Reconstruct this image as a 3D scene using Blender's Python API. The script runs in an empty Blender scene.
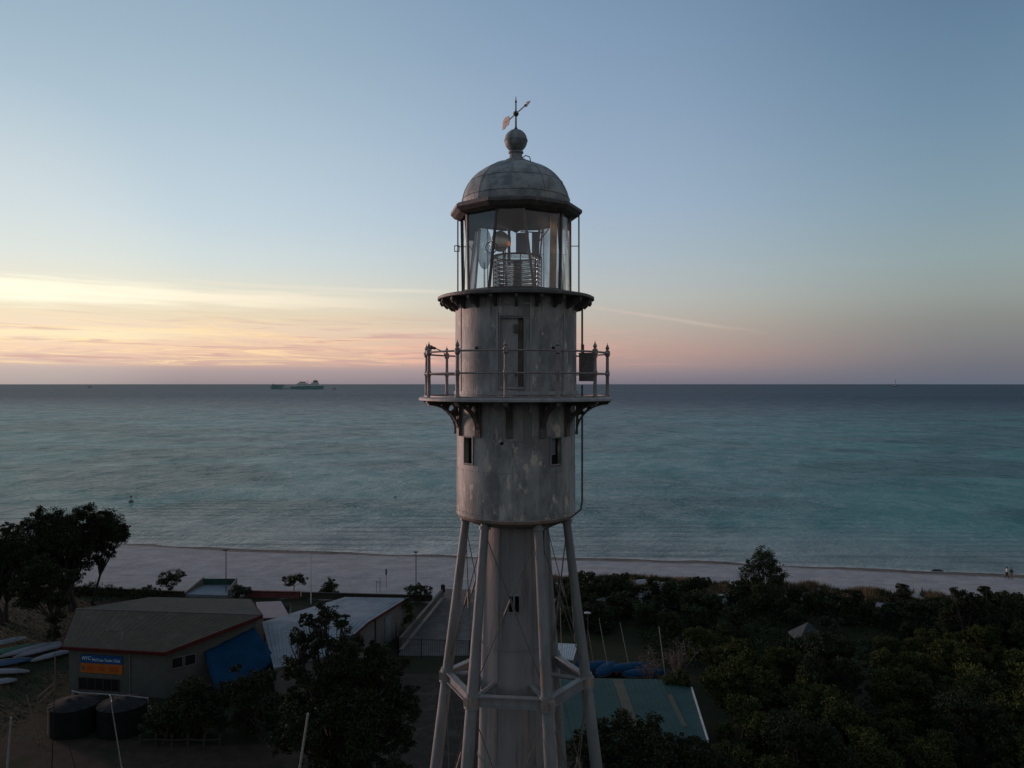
import bpy, math, random
import numpy as np
from mathutils import Vector, Matrix

R = math.radians
sin, cos, PI = math.sin, math.cos, math.pi
S = bpy.context.scene
COL = S.collection
H = 27.3            # eye height above the land
F = 780.0

# ------------------------------------------------------------------ camera
cam_d = bpy.data.cameras.new('camera')
cam = bpy.data.objects.new('camera', cam_d); COL.objects.link(cam)
cam.location = (0, 0, H); cam.rotation_euler = (R(90), 0, 0)
cam_d.sensor_width = 36.0; cam_d.lens = 36.0 * F / 1024.0
cam_d.clip_start = 0.3; cam_d.clip_end = 120000
S.camera = cam
S.view_settings.view_transform = 'Standard'
S.view_settings.look = 'None'
S.view_settings.exposure = 0.1
S.view_settings.gamma = 1.0
S.cycles.max_bounces = 6
S.cycles.diffuse_bounces = 2
S.cycles.glossy_bounces = 3
S.cycles.transparent_max_bounces = 24

# ------------------------------------------------------------------ sky
SUN_AZ, SUN_EL = -38.0, 5.0      # brightest part of the sky
LAMP_AZ, LAMP_EL = -57.0, 4.0     # the sun itself, behind thin cloud beyond the left edge
def srgb(r, g, b):
    f = lambda c: (c/255/12.92) if c/255 <= 0.04045 else ((c/255+0.055)/1.055)**2.4
    return (f(r), f(g), f(b), 1.0)

W = bpy.data.worlds.new("World"); S.world = W; W.use_nodes = True
wn, wl = W.node_tree.nodes, W.node_tree.links
wn.clear()
def N(t, **k):
    n = wn.new(t)
    for a, v in k.items(): setattr(n, a, v)
    return n
def wset(sock, v):
    if isinstance(v, (int, float)): sock.default_value = v
    elif isinstance(v, tuple): sock.default_value = v
    else: wl.new(v, sock)
def M_(op, a, b=0.0, c=None, clamp=False):
    n = N('ShaderNodeMath', operation=op); n.use_clamp = clamp
    wset(n.inputs[0], a); wset(n.inputs[1], b)
    if c is not None: wset(n.inputs[2], c)
    return n.outputs[0]
def MR(v, a, b, c=0.0, d=1.0, smooth=True):
    n = N('ShaderNodeMapRange'); n.interpolation_type = 'SMOOTHSTEP' if smooth else 'LINEAR'
    wset(n.inputs[0], v)
    for i, q in enumerate((a, b, c, d)): wset(n.inputs[i+1], q)
    return n.outputs[0]
def RAMP(fac, stops):
    n = N('ShaderNodeValToRGB'); e = n.color_ramp.elements
    e[0].position, e[0].color = stops[0]
    e[1].position, e[1].color = stops[-1]
    for p, c in stops[1:-1]:
        q = e.new(p); q.color = c
    wl.new(fac, n.inputs[0]); return n.outputs[0]
def MIX(f, a, b, mode='MIX'):
    n = N('ShaderNodeMix', data_type='RGBA', blend_type=mode)
    wset(n.inputs[0], f); wset(n.inputs[6], a); wset(n.inputs[7], b)
    return n.outputs[2]
tc = N('ShaderNodeTexCoord'); sp = N('ShaderNodeSeparateXYZ'); wl.new(tc.outputs['Generated'], sp.inputs[0])
X, Y, Z = sp.outputs
hl = M_('MAXIMUM', M_('SQRT', M_('ADD', M_('MULTIPLY', X, X), M_('MULTIPLY', Y, Y))), 0.001)
az = M_('DIVIDE', M_('ADD', M_('MULTIPLY', X, sin(R(SUN_AZ))), M_('MULTIPLY', Y, cos(R(SUN_AZ)))), hl)
zc = M_('MAXIMUM', Z, 0.0)
left = RAMP(zc, [(0.0, srgb(150,138,142)), (0.018, srgb(176,158,158)), (0.023, srgb(206,172,160)), (0.04, srgb(238,200,172)), (0.065, srgb(240,214,186)),
                 (0.085, srgb(232,216,186)), (0.115, srgb(224,222,206)), (0.145, srgb(210,219,217)), (0.195, srgb(194,210,219)),
                 (0.29, srgb(174,194,208)), (0.38, srgb(154,177,194)), (0.6, srgb(116,140,168)), (1.0, srgb(80,108,145))])
mid = RAMP(zc, [(0.0, srgb(120,114,126)), (0.015, srgb(148,134,140)), (0.022, srgb(168,144,142)), (0.04, srgb(188,156,146)), (0.075, srgb(188,176,164)),
                (0.11, srgb(184,186,182)), (0.16, srgb(170,184,194)), (0.22, srgb(158,177,198)), (0.33, srgb(140,162,187)), (0.44, srgb(122,147,175)), (0.65, srgb(98,124,156)), (1.0, srgb(78,104,140))])
right = RAMP(zc, [(0.0, srgb(98,104,118)), (0.02, srgb(108,110,119)), (0.04, srgb(120,120,124)), (0.07, srgb(131,133,131)), (0.10, srgb(141,149,146)), (0.14, srgb(140,157,160)),
                  (0.20, srgb(128,152,166)), (0.3, srgb(109,137,160)), (0.40, srgb(93,121,148)), (0.65, srgb(76,100,132)), (1.0, srgb(70,94,128))])
base = MIX(MR(az, 0.34, 0.78), right, mid)
base = MIX(MR(az, 0.70, 1.02), base, left)
back = RAMP(zc, [(0.0, srgb(116,112,122)), (0.1, srgb(138,134,137)), (0.3, srgb(131,134,138)), (0.6, srgb(110,119,132)), (1.0, srgb(98,110,128))])
base = MIX(MR(az, 0.30, -0.25), base, back)
base = MIX(MR(Z, 0.50, 0.75), base, srgb(104, 117, 134))
# faint physical sky blended in
sky = N('ShaderNodeTexSky', sky_type='NISHITA'); sky.sun_disc = False
sky.sun_elevation = R(LAMP_EL); sky.sun_rotation = R(LAMP_AZ); sky.air_density = 1.0; sky.dust_density = 1.5
nish = MIX(1.0, sky.outputs[0], (0.09, 0.09, 0.09, 1), 'MULTIPLY')
base = MIX(0.02, base, nish)
# glow round the hidden sun
sdir = Vector((sin(R(-34.5))*cos(R(6.0)), cos(R(-34.5))*cos(R(6.0)), sin(R(6.0))))
vd = N('ShaderNodeVectorMath', operation='DOT_PRODUCT'); wl.new(tc.outputs['Generated'], vd.inputs[0]); vd.inputs[1].default_value = sdir
g1 = MR(vd.outputs['Value'], 0.972, 1.0)
base = MIX(M_('MULTIPLY', g1, 0.16), base, srgb(255, 246, 222))
# streaked cirrus low over the sea
az_a = M_('ARCTAN2', X, Y)
cv = N('ShaderNodeCombineXYZ')
wl.new(M_('MULTIPLY', az_a, 3.2), cv.inputs[0])
wl.new(M_('ADD', M_('MULTIPLY', Z, 62.0), M_('MULTIPLY', az_a, 1.2)), cv.inputs[1])
n1 = N('ShaderNodeTexNoise'); n1.inputs['Scale'].default_value = 1.9; n1.inputs['Detail'].default_value = 8; n1.inputs['Roughness'].default_value = 0.70; n1.inputs['Distortion'].default_value = 1.3
wl.new(cv.outputs[0], n1.inputs['Vector'])
low = M_('MULTIPLY', MR(Z, 0.020, 0.027), MR(Z, 0.095, 0.050))
c1 = M_('MULTIPLY', MR(n1.outputs[0], 0.46, 0.62), low)
c1 = M_('MULTIPLY', c1, MR(az, 0.60, 0.93))
base = MIX(M_('MULTIPLY', c1, 0.85), base, MIX(MR(az, 0.80, 0.99), srgb(226,170,158), srgb(255,226,172)))
n3 = N('ShaderNodeTexNoise'); n3.inputs['Scale'].default_value = 2.7; n3.inputs['Detail'].default_value = 6; n3.inputs['Distortion'].default_value = 1.0
wl.new(cv.outputs[0], n3.inputs['Vector'])
c3 = M_('MULTIPLY', M_('MULTIPLY', MR(n3.outputs[0], 0.50, 0.68), low), MR(az, 0.55, 0.9))
base = MIX(M_('MULTIPLY', c3, 0.65), base, srgb(196, 152, 152))
# one long bright band and a thin wisp, both sloping down to the right
def band(zc0, slope, width, a0, a1, a2, a3, col, amt, base):
    ctr = M_('ADD', M_('MULTIPLY', az_a, slope), zc0)
    nn = N('ShaderNodeTexNoise'); nn.inputs['Scale'].default_value = 3.0; nn.inputs['Detail'].default_value = 6
    wl.new(cv.outputs[0], nn.inputs['Vector'])
    d = M_('ABSOLUTE', M_('ADD', M_('SUBTRACT', Z, ctr), M_('MULTIPLY', M_('SUBTRACT', nn.outputs[0], 0.5), width*1.4)))
    m = MR(d, width, 0.0)
    m = M_('MULTIPLY', m, M_('MULTIPLY', MR(az_a, a0, a1), MR(az_a, a3, a2)))
    return MIX(M_('MULTIPLY', m, amt), base, col)
base = band(0.101, -0.004, 0.016, -1.2, -0.9, -0.40, -0.05, srgb(255, 240, 214), 0.72, base)
base = band(0.102, 0.0, 0.022, -1.2, -0.8, -0.60, -0.28, srgb(255, 252, 226), 1.0, base)
base = band(0.066, 0.02, 0.010, -1.2, -0.9, -0.50, -0.30, srgb(255, 240, 196), 0.55, base)
base = band(0.116, -0.01, 0.004, -0.44, -0.34, -0.15, -0.02, srgb(232, 222, 204), 0.45, base)
base = band(0.1145, -0.165, 0.0035, 0.06, 0.12, 0.20, 0.34, srgb(206, 186, 176), 0.40, base)
base = band(0.069, 0.01, 0.004, -0.24, -0.16, -0.08, 0.04, srgb(228, 204, 184), 0.5, base)
bg = N('ShaderNodeBackground'); wl.new(base, bg.inputs[0]); bg.inputs[1].default_value = 1.0
wo = N('ShaderNodeOutputWorld'); wl.new(bg.outputs[0], wo.inputs[0])

# ------------------------------------------------------------------ low sun behind thin cloud
sd = bpy.data.lights.new('sun', 'SUN'); sd.energy = 2.0; sd.angle = R(12); sd.color = (1.0, 0.62, 0.52)
so = bpy.data.objects.new('sun', sd); COL.objects.link(so)
dv = Vector((sin(R(LAMP_AZ))*cos(R(LAMP_EL)), cos(R(LAMP_AZ))*cos(R(LAMP_EL)), sin(R(LAMP_EL))))
so.rotation_euler = (-dv).to_track_quat('-Z', 'Y').to_euler()

# ================================================================== helpers
def gp(px, py, z=0.0):
    """point at height z seen in the photo at px, py"""
    d = (H - z) * F / (py - 384.0)
    return Vector(((px - 512.0) / F * d, d, z))
def pd(px, py, d):
    """point at distance d seen at px, py"""
    return Vector(((px - 512.0) / F * d, d, H - (py - 384.0) / F * d))

def mat(name, c1, c2=None, scale=3.0, rough=0.8, bump=0.0, bscale=20.0, metal=0.0, stretch=(1,1,1), contrast=(0.35, 0.65),
        c3=None, s3=0.7, k3=(0.55, 0.7), island=0.0, spec=None, detail=5):
    m = bpy.data.materials.new(name); m.use_nodes = True
    t = m.node_tree; n = t.nodes; l = t.links
    b = n['Principled BSDF']; b.inputs['Roughness'].default_value = rough; b.inputs['Metallic'].default_value = metal
    if spec is not None: b.inputs['Specular IOR Level'].default_value = spec
    c1 = tuple(c1) + (1,); c2 = tuple(c2) + (1,) if c2 else tuple(x*0.8 for x in c1[:3]) + (1,)
    tcn = n.new('ShaderNodeTexCoord'); mp = n.new('ShaderNodeMapping'); mp.inputs['Scale'].default_value = stretch
    l.new(tcn.outputs['Object'], mp.inputs[0])
    no = n.new('ShaderNodeTexNoise'); no.inputs['Scale'].default_value = scale; no.inputs['Detail'].default_value = detail; no.inputs['Roughness'].default_value = 0.6
    l.new(mp.outputs[0], no.inputs['Vector'])
    r = n.new('ShaderNodeMapRange'); l.new(no.outputs[0], r.inputs[0]); r.inputs[1].default_value = contrast[0]; r.inputs[2].default_value = contrast[1]
    mx = n.new('ShaderNodeMix'); mx.data_type = 'RGBA'; l.new(r.outputs[0], mx.inputs[0]); mx.inputs[6].default_value = c1; mx.inputs[7].default_value = c2
    out = mx.outputs[2]
    if c3:
        n3 = n.new('ShaderNodeTexNoise'); n3.inputs['Scale'].default_value = s3; n3.inputs['Detail'].default_value = 6; n3.inputs['Roughness'].default_value = 0.7
        l.new(mp.outputs[0], n3.inputs['Vector'])
        r3 = n.new('ShaderNodeMapRange'); l.new(n3.outputs[0], r3.inputs[0]); r3.inputs[1].default_value = k3[0]; r3.inputs[2].default_value = k3[1]
        m3 = n.new('ShaderNodeMix'); m3.data_type = 'RGBA'; l.new(r3.outputs[0], m3.inputs[0]); l.new(out, m3.inputs[6]); m3.inputs[7].default_value = tuple(c3) + (1,)
        out = m3.outputs[2]
    if island:
        g = n.new('ShaderNodeNewGeometry'); ml = n.new('ShaderNodeMapRange'); l.new(g.outputs['Random Per Island'], ml.inputs[0])
        ml.inputs[3].default_value = 1 - island; ml.inputs[4].default_value = 1 + island
        mm = n.new('ShaderNodeVectorMath'); mm.operation = 'SCALE'; l.new(out, mm.inputs[0]); l.new(ml.outputs[0], mm.inputs['Scale']); out = mm.outputs[0]
    l.new(out, b.inputs['Base Color'])
    if bump:
        nb = n.new('ShaderNodeTexNoise'); nb.inputs['Scale'].default_value = bscale; nb.inputs['Detail'].default_value = 4
        l.new(mp.outputs[0], nb.inputs['Vector'])
        bp = n.new('ShaderNodeBump'); bp.inputs['Strength'].default_value = bump; bp.inputs['Distance'].default_value = 0.05
        l.new(nb.outputs[0], bp.inputs['Height']); l.new(bp.outputs[0], b.inputs['Normal'])
    m['base'] = 1
    return m

class MB:
    def __init__(s): s.v = []; s.f = []
    def add(s, vs, fs):
        o = len(s.v); s.v += [Vector(p) for p in vs]; s.f += [tuple(i + o for i in f) for f in fs]; return s
    def box(s, c, size, rz=0.0, mtx=None):
        x, y, z = [q/2 for q in size]
        vs = [Vector((a*x, b*y, d*z)) for a in (-1, 1) for b in (-1, 1) for d in (-1, 1)]
        m = mtx if mtx else Matrix.Rotation(rz, 3, 'Z')
        vs = [m @ p + Vector(c) for p in vs]
        return s.add(vs, [(0,1,3,2), (4,6,7,5), (0,4,5,1), (2,3,7,6), (0,2,6,4), (1,5,7,3)])
    def tube(s, pts, rad, seg=8, cap=True):
        pts = [Vector(p) for p in pts]; n = len(pts)
        if isinstance(rad, (int, float)): rad = [rad]*n
        vs = []
        up = None
        for i, p in enumerate(pts):
            t = (pts[min(i+1, n-1)] - pts[max(i-1, 0)]).normalized()
            if up is None or abs(up.dot(t)) > 0.99:
                up = Vector((0, 0, 1)) if abs(t.z) < 0.9 else Vector((0, 1, 0))
            a = t.cross(up).normalized(); b = a.cross(t).normalized(); up = b
            for k in range(seg):
                an = 2*PI*k/seg
                vs.append(p + (a*cos(an) + b*sin(an))*rad[i])
        fs = []
        for i in range(n-1):
            for k in range(seg):
                k2 = (k+1) % seg
                fs.append((i*seg+k, i*seg+k2, (i+1)*seg+k2, (i+1)*seg+k))
        if cap:
            fs.append(tuple(range(seg-1, -1, -1))); fs.append(tuple((n-1)*seg + k for k in range(seg)))
        return s.add(vs, fs)
    def lathe(s, prof, c=(0, 0), seg=48, a0=0.0):
        vs = []; fs = []
        for r, z in prof:
            for k in range(seg):
                an = a0 + 2*PI*k/seg
                vs.append((c[0] + r*sin(an), c[1] - r*cos(an), z))
        for i in range(len(prof)-1):
            for k in range(seg):
                k2 = (k+1) % seg
                fs.append((i*seg+k, i*seg+k2, (i+1)*seg+k2, (i+1)*seg+k))
        return s.add(vs, fs)
    def prism(s, poly, ext):
        """polygon (3-d points) extruded by vector ext"""
        n = len(poly); e = Vector(ext); vs = [Vector(p) for p in poly] + [Vector(p) + e for p in poly]
        fs = [tuple(range(n-1, -1, -1)), tuple(range(n, 2*n))] + [(i, (i+1) % n, (i+1) % n + n, i+n) for i in range(n)]
        return s.add(vs, fs)
    def ball(s, c, r, seg=14, rings=9, sc=(1, 1, 1)):
        prof = [(max(1e-4, sin(PI*i/rings)), -cos(PI*i/rings)) for i in range(rings+1)]
        o = len(s.v); s.lathe(prof, seg=seg)
        for i in range(o, len(s.v)):
            p = s.v[i]; s.v[i] = Vector((p.x*r*sc[0], p.y*r*sc[1], p.z*r*sc[2])) + Vector(c)
        return s
    def quadstrip(s, a, b):
        n = len(a); return s.add(list(a) + list(b), [(i, i+1, n+i+1, n+i) for i in range(n-1)])
    def build(s, name, m, parent=None, smooth=False, label=None):
        me = bpy.data.meshes.new(name)
        off = parent_loc(parent)
        me.from_pydata([p - off for p in s.v], [], s.f)
        me.validate(); 
        import bmesh
        bm = bmesh.new(); bm.from_mesh(me); bmesh.ops.recalc_face_normals(bm, faces=bm.faces); bm.to_mesh(me); bm.free()
        if smooth:
            me.polygons.foreach_set('use_smooth', [True]*len(me.polygons)); me.set_sharp_from_angle(angle=R(38))
        me.materials.append(m)
        o = bpy.data.objects.new(name, me); COL.objects.link(o)
        if parent: o.parent = parent
        if label: o['label'] = label
        return o
def parent_loc(p):
    v = Vector((0, 0, 0))
    while p: v += p.location; p = p.parent
    return v
def thing(name, label, cat, loc=(0, 0, 0), group=None):
    o = bpy.data.objects.new(name, None); COL.objects.link(o); o.empty_display_size = 0.3
    o.location = loc; o['label'] = label; o['category'] = cat
    if group: o['group'] = group
    return o
def tag(o, label, cat, group=None, kind=None):
    o['label'] = label; o['category'] = cat
    if group: o['group'] = group
    if kind: o['kind'] = kind
    return o
def structure(o): o['kind'] = 'structure'; return o
def solo(mb, name, m, loc, label, cat, group=None, smooth=False):
    """a thing made of one mesh, origin at its base"""
    loc = Vector(loc)
    for i, p in enumerate(mb.v): mb.v[i] = p - loc
    o = mb.build(name, m, None, smooth); o.location = loc
    return tag(o, label, cat, group)
def dup(root, loc, rz=0.0, sc=1.0, label=None, group=None):
    r = root.copy(); COL.objects.link(r); r.location = loc; r.rotation_euler = (0, 0, rz); r.scale = (sc,)*3 if isinstance(sc, (int, float)) else sc
    if label: r['label'] = label
    if group: r['group'] = group
    for ch in list(root.children):
        c = ch.copy(); COL.objects.link(c); c.parent = r
        for g in list(ch.children):
            d = g.copy(); COL.objects.link(d); d.parent = c
    return r

# ================================================================== materials
m_paint = mat('weathered grey paint', (0.38,0.39,0.375), (0.25,0.26,0.255), 5, 0.6, 0.25, 30, stretch=(1,1,0.35),
              c3=(0.46,0.42,0.36), s3=4.0, k3=(0.60, 0.68))
m_drum = mat('drum paint', (0.38,0.39,0.375), (0.20,0.21,0.208), 1.8, 0.6, 0.16, 22, stretch=(1.3,1.3,0.6), contrast=(0.40, 0.60), detail=8,
             c3=(0.62,0.57,0.46), s3=3.2, k3=(0.57, 0.63))
def rust_runs(m, col, k, stretch, scale, amt):
    t = m.node_tree; n = t.nodes; l = t.links; b = n['Principled BSDF']; src = b.inputs['Base Color'].links[0].from_socket
    tcn = n.new('ShaderNodeTexCoord'); mp = n.new('ShaderNodeMapping'); mp.inputs['Scale'].default_value = stretch; l.new(tcn.outputs['Object'], mp.inputs[0])
    no = n.new('ShaderNodeTexNoise'); no.inputs['Scale'].default_value = scale; no.inputs['Detail'].default_value = 6; no.inputs['Roughness'].default_value = 0.65; l.new(mp.outputs[0], no.inputs['Vector'])
    r_ = n.new('ShaderNodeMapRange'); l.new(no.outputs[0], r_.inputs[0]); r_.inputs[1].default_value = k[0]; r_.inputs[2].default_value = k[1]; r_.inputs[4].default_value = amt
    mx = n.new('ShaderNodeMix'); mx.data_type = 'RGBA'; l.new(r_.outputs[0], mx.inputs[0]); l.new(src, mx.inputs[6]); mx.inputs[7].default_value = tuple(col) + (1,)
    l.new(mx.outputs[2], b.inputs['Base Color'])
rust_runs(m_drum, (0.12, 0.105, 0.095), (0.55, 0.68), (4, 4, 0.5), 2.2, 0.65)
rust_runs(m_drum, (0.22, 0.13, 0.10), (0.62, 0.72), (2, 2, 0.8), 2.6, 0.6)
rust_runs(m_drum, (0.56, 0.54, 0.48), (0.60, 0.65), (5, 5, 0.7), 1.3, 0.8)
m_rustpaint = mat('rust stained paint', (0.38,0.30,0.25), (0.21,0.18,0.16), 4, 0.65, 0.3, 30, stretch=(1,1,0.3), c3=(0.22,0.10,0.06), s3=3.0, k3=(0.62,0.72))
m_column = mat('column paint', (0.29,0.285,0.275), (0.195,0.198,0.198), 2.0, 0.6, 0.2, 20, stretch=(1,1,0.2), c3=(0.36,0.27,0.22), s3=2.5, k3=(0.58,0.72))
rust_runs(m_column, (0.12, 0.085, 0.065), (0.54, 0.68), (5, 5, 0.3), 2.0, 0.7)
m_leg = mat('leg paint', (0.26,0.27,0.265), (0.17,0.18,0.178), 3, 0.55, 0.2, 20, stretch=(1,1,0.3), c3=(0.26,0.18,0.14), s3=3, k3=(0.62,0.7))
rust_runs(m_leg, (0.16, 0.09, 0.06), (0.58, 0.72), (5, 5, 0.5), 2.0, 0.8)
m_dark = mat('dark iron', (0.075,0.07,0.068), (0.12,0.105,0.095), 8, 0.6, 0.2, 30)
m_brk = mat('bracket paint', (0.15,0.135,0.12), (0.09,0.082,0.075), 6, 0.6, 0.3, 20, c3=(0.22,0.12,0.08), s3=5, k3=(0.6,0.7))
m_cornice = mat('cornice paint', (0.135,0.128,0.118), (0.08,0.078,0.074), 6, 0.6, 0.3, 30, c3=(0.24,0.17,0.13), s3=5)
m_dome = mat('dome sheet metal', (0.32,0.35,0.335), (0.16,0.185,0.19), 3.5, 0.6, 0.2, 16, contrast=(0.42,0.58), detail=8, c3=(0.34,0.31,0.26), s3=5, k3=(0.57, 0.66))
m_rail = mat('railing paint', (0.30,0.26,0.25), (0.20,0.17,0.16), 12, 0.55, c3=(0.20,0.11,0.08), s3=12, k3=(0.6,0.7))
m_ceil = mat('dark ceiling', (0.05,0.055,0.065), (0.035,0.04,0.05), 3, 0.8)
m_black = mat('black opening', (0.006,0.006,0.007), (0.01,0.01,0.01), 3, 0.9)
m_curtain = mat('curtain cloth', (0.88,0.80,0.68), (0.60,0.46,0.32), 2.2, 0.95, stretch=(9,9,0.6))
m_curtain2 = mat('pale curtain cloth', (0.82,0.80,0.74), (0.60,0.58,0.53), 2.2, 0.95, stretch=(11,11,0.6))
def translucent(m):
    t = m.node_tree; n = t.nodes; b = n['Principled BSDF']; tl = n.new('ShaderNodeBsdfTranslucent'); src = b.inputs['Base Color'].links[0].from_socket
    t.links.new(src, tl.inputs[0]); mx = n.new('ShaderNodeMixShader'); mx.inputs[0].default_value = 0.88
    t.links.new(b.outputs[0], mx.inputs[1]); t.links.new(tl.outputs[0], mx.inputs[2]); t.links.new(mx.outputs[0], n['Material Output'].inputs['Surface'])
translucent(m_curtain); translucent(m_curtain2)
m_reflector = mat('warm reflector', (0.85,0.78,0.66), (0.75,0.66,0.54), 2, 0.3, metal=0.6)
m_opticgrey = mat('optic panel', (0.22,0.26,0.29), (0.15,0.18,0.2), 5, 0.4)
m_vane = mat('faded red and white vane', (0.40,0.31,0.29), (0.26,0.14,0.12), 6, 0.6)

def glass_mat(name, rough=0.02, tint=(0.86, 0.92, 0.95), refl=1.0, haze=0.0):
    m = bpy.data.materials.new(name); m.use_nodes = True; n = m.node_tree.nodes; l = m.node_tree.links; n.clear()
    tr = n.new('ShaderNodeBsdfTransparent'); tr.inputs[0].default_value = tint + (1,)
    gl = n.new('ShaderNodeBsdfGlossy'); gl.inputs['Roughness'].default_value = rough; gl.inputs['Color'].default_value = (1,1,1,1)
    df = n.new('ShaderNodeBsdfTranslucent'); df.inputs[0].default_value = (0.85,0.85,0.82,1)
    no = n.new('ShaderNodeTexNoise'); no.inputs['Scale'].default_value = 2.0; no.inputs['Detail'].default_value = 6
    mr = n.new('ShaderNodeMapRange'); l.new(no.outputs[0], mr.inputs[0]); mr.inputs[1].default_value = 0.4; mr.inputs[2].default_value = 0.75
    mr.inputs[3].default_value = haze*0.4; mr.inputs[4].default_value = haze*1.8
    fr = n.new('ShaderNodeFresnel'); fr.inputs[0].default_value = 1.5
    mm = n.new('ShaderNodeMath'); mm.operation = 'MULTIPLY'; l.new(fr.outputs[0], mm.inputs[0]); mm.inputs[1].default_value = refl
    m0 = n.new('ShaderNodeMixShader'); l.new(mr.outputs[0], m0.inputs[0]); l.new(tr.outputs[0], m0.inputs[1]); l.new(df.outputs[0], m0.inputs[2])
    m1 = n.new('ShaderNodeMixShader'); l.new(mm.outputs[0], m1.inputs[0]); l.new(m0.outputs[0], m1.inputs[1]); l.new(gl.outputs[0], m1.inputs[2])
    o = n.new('ShaderNodeOutputMaterial'); l.new(m1.outputs[0], o.inputs[0]); return m
m_glass = glass_mat('lantern glass', refl=1.7, haze=0.10)
m_milky = glass_mat('salt hazed glass', 0.08, haze=0.55)
m_sidelens = glass_mat('clouded glass', 0.1, (0.62, 0.66, 0.68), 1.5, haze=0.25)
m_prism = glass_mat('prism glass', 0.05, (0.50, 0.55, 0.53), 2.4, haze=0.34)

# ================================================================== SETTING: shore, ground, water
SHX = [-3000, -400, -110, -68.6, -44.8, -18.7, 0, 14.3, 30, 45, 59, 75.6, 150, 400, 3000]
SHY = [900, 250, 155, 139.0, 133.0, 129.8, 127.6, 126.3, 124.7, 121.6, 118.3, 115.0, 99, 60, -300]
def shore(x): return np.interp(x, SHX, SHY)
def smooth(a): a = np.clip(a, 0, 1); return a*a*(3-2*a)
rng = np.random.default_rng(5)
ph = rng.uniform(0, 6.28, 12)
def wob(x, y):
    return (np.sin(x*0.55+ph[0]) * np.sin(y*0.6+ph[1]) + 0.6*np.sin(x*1.3+y*0.7+ph[2]) * np.sin(y*1.5-x*0.4+ph[3]) + 0.4*np.sin(x*2.6+ph[4])*np.sin(y*2.9+ph[5]))
def land_z(x, y):
    s = shore(x) - y
    z = np.where(s > 0, -0.9 + 0.9*smooth(s/20.0), -0.9 + s*0.05)
    z = z + 0.012*wob(x*0.16, y*0.10)*smooth((s+5)/4)*smooth((7-s)/4)
    dune = smooth((s-17)/4)*smooth((x-4)/6)*smooth((46-s)/10)
    z = z + dune*(0.45 + 0.4*wob(x*0.6, y*0.6))
    z = z + 0.035*wob(x*1.1, y*1.1)*smooth((s-1)/4)*smooth((26-s)/4)
    return z
def grid_mesh(name, xs, ys, zf, m, attr=True):
    gx, gy = np.meshgrid(xs, ys); gx = gx.ravel(); gy = gy.ravel(); gz = zf(gx, gy)
    nx, ny = len(xs), len(ys)
    i, j = np.meshgrid(np.arange(nx-1), np.arange(ny-1)); a = (j*nx+i).ravel()
    q = np.stack([a, a+1, a+1+nx, a+nx], 1).astype(np.int32)
    me = np_mesh(name, np.stack([gx, gy, gz], 1), q, True)
    if attr:
        at = me.attributes.new('inland', 'FLOAT', 'POINT'); at.data.foreach_set('value', (shore(gx)-gy).astype(np.float32))
    me.materials.append(m)
    o = bpy.data.objects.new(name, me); COL.objects.link(o); return o
def np_mesh(name, v, q, smooth_=False):
    me = bpy.data.meshes.new(name); k = q.shape[1]
    me.vertices.add(len(v)); me.vertices.foreach_set('co', v.astype(np.float32).ravel())
    me.loops.add(q.size); me.loops.foreach_set('vertex_index', q.astype(np.int32).ravel())
    me.polygons.add(len(q)); me.polygons.foreach_set('loop_start', np.arange(0, q.size, k, dtype=np.int32)); me.polygons.foreach_set('loop_total', np.full(len(q), k, np.int32))
    if smooth_: me.polygons.foreach_set('use_smooth', np.ones(len(q), bool))
    me.update(calc_edges=True); me.validate(); return me

class NB:   # small node builder for one material
    def __init__(s, name):
        s.m = bpy.data.materials.new(name); s.m.use_nodes = True; s.n = s.m.node_tree.nodes; s.l = s.m.node_tree.links; s.b = s.n['Principled BSDF']
    def set(s, sock, v):
        if hasattr(v, 'is_output'): s.l.new(v, sock)
        else: sock.default_value = v
    def noise(s, vec, scale, detail=5, rough=0.6, dist=0.0):
        q = s.n.new('ShaderNodeTexNoise'); s.l.new(vec, q.inputs['Vector']); q.inputs['Scale'].default_value = scale
        q.inputs['Detail'].default_value = detail; q.inputs['Roughness'].default_value = rough; q.inputs['Distortion'].default_value = dist; return q.outputs[0]
    def mapr(s, v, a, b, c=0.0, d=1.0):
        q = s.n.new('ShaderNodeMapRange'); q.interpolation_type = 'SMOOTHSTEP'; s.l.new(v, q.inputs[0])
        for i, w in enumerate((a, b, c, d)): q.inputs[i+1].default_value = w
        return q.outputs[0]
    def mix(s, f, a, b):
        q = s.n.new('ShaderNodeMix'); q.data_type = 'RGBA'; s.set(q.inputs[0], f)
        s.set(q.inputs[6], a if hasattr(a, 'is_output') else tuple(a)+(1,)); s.set(q.inputs[7], b if hasattr(b, 'is_output') else tuple(b)+(1,)); return q.outputs[2]
    def math(s, op, a, b=0.0):
        q = s.n.new('ShaderNodeMath'); q.operation = op; s.set(q.inputs[0], a); s.set(q.inputs[1], b); return q.outputs[0]
    def coord(s, scale=(1, 1, 1), rot=0.0):
        t = s.n.new('ShaderNodeTexCoord'); p = s.n.new('ShaderNodeMapping'); p.inputs['Scale'].default_value = scale; p.inputs['Rotation'].default_value = (0, 0, rot)
        s.l.new(t.outputs['Object'], p.inputs[0]); return p.outputs[0]
    def attr(s, name):
        a = s.n.new('ShaderNodeAttribute'); a.attribute_name = name; return a.outputs['Fac']
    def bump(s, h, strength, dist, prev=None):
        q = s.n.new('ShaderNodeBump'); q.inputs['Strength'].default_value = strength; q.inputs['Distance'].default_value = dist; s.l.new(h, q.inputs['Height'])
        if prev: s.l.new(prev, q.inputs['Normal'])
        return q.outputs[0]

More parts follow.
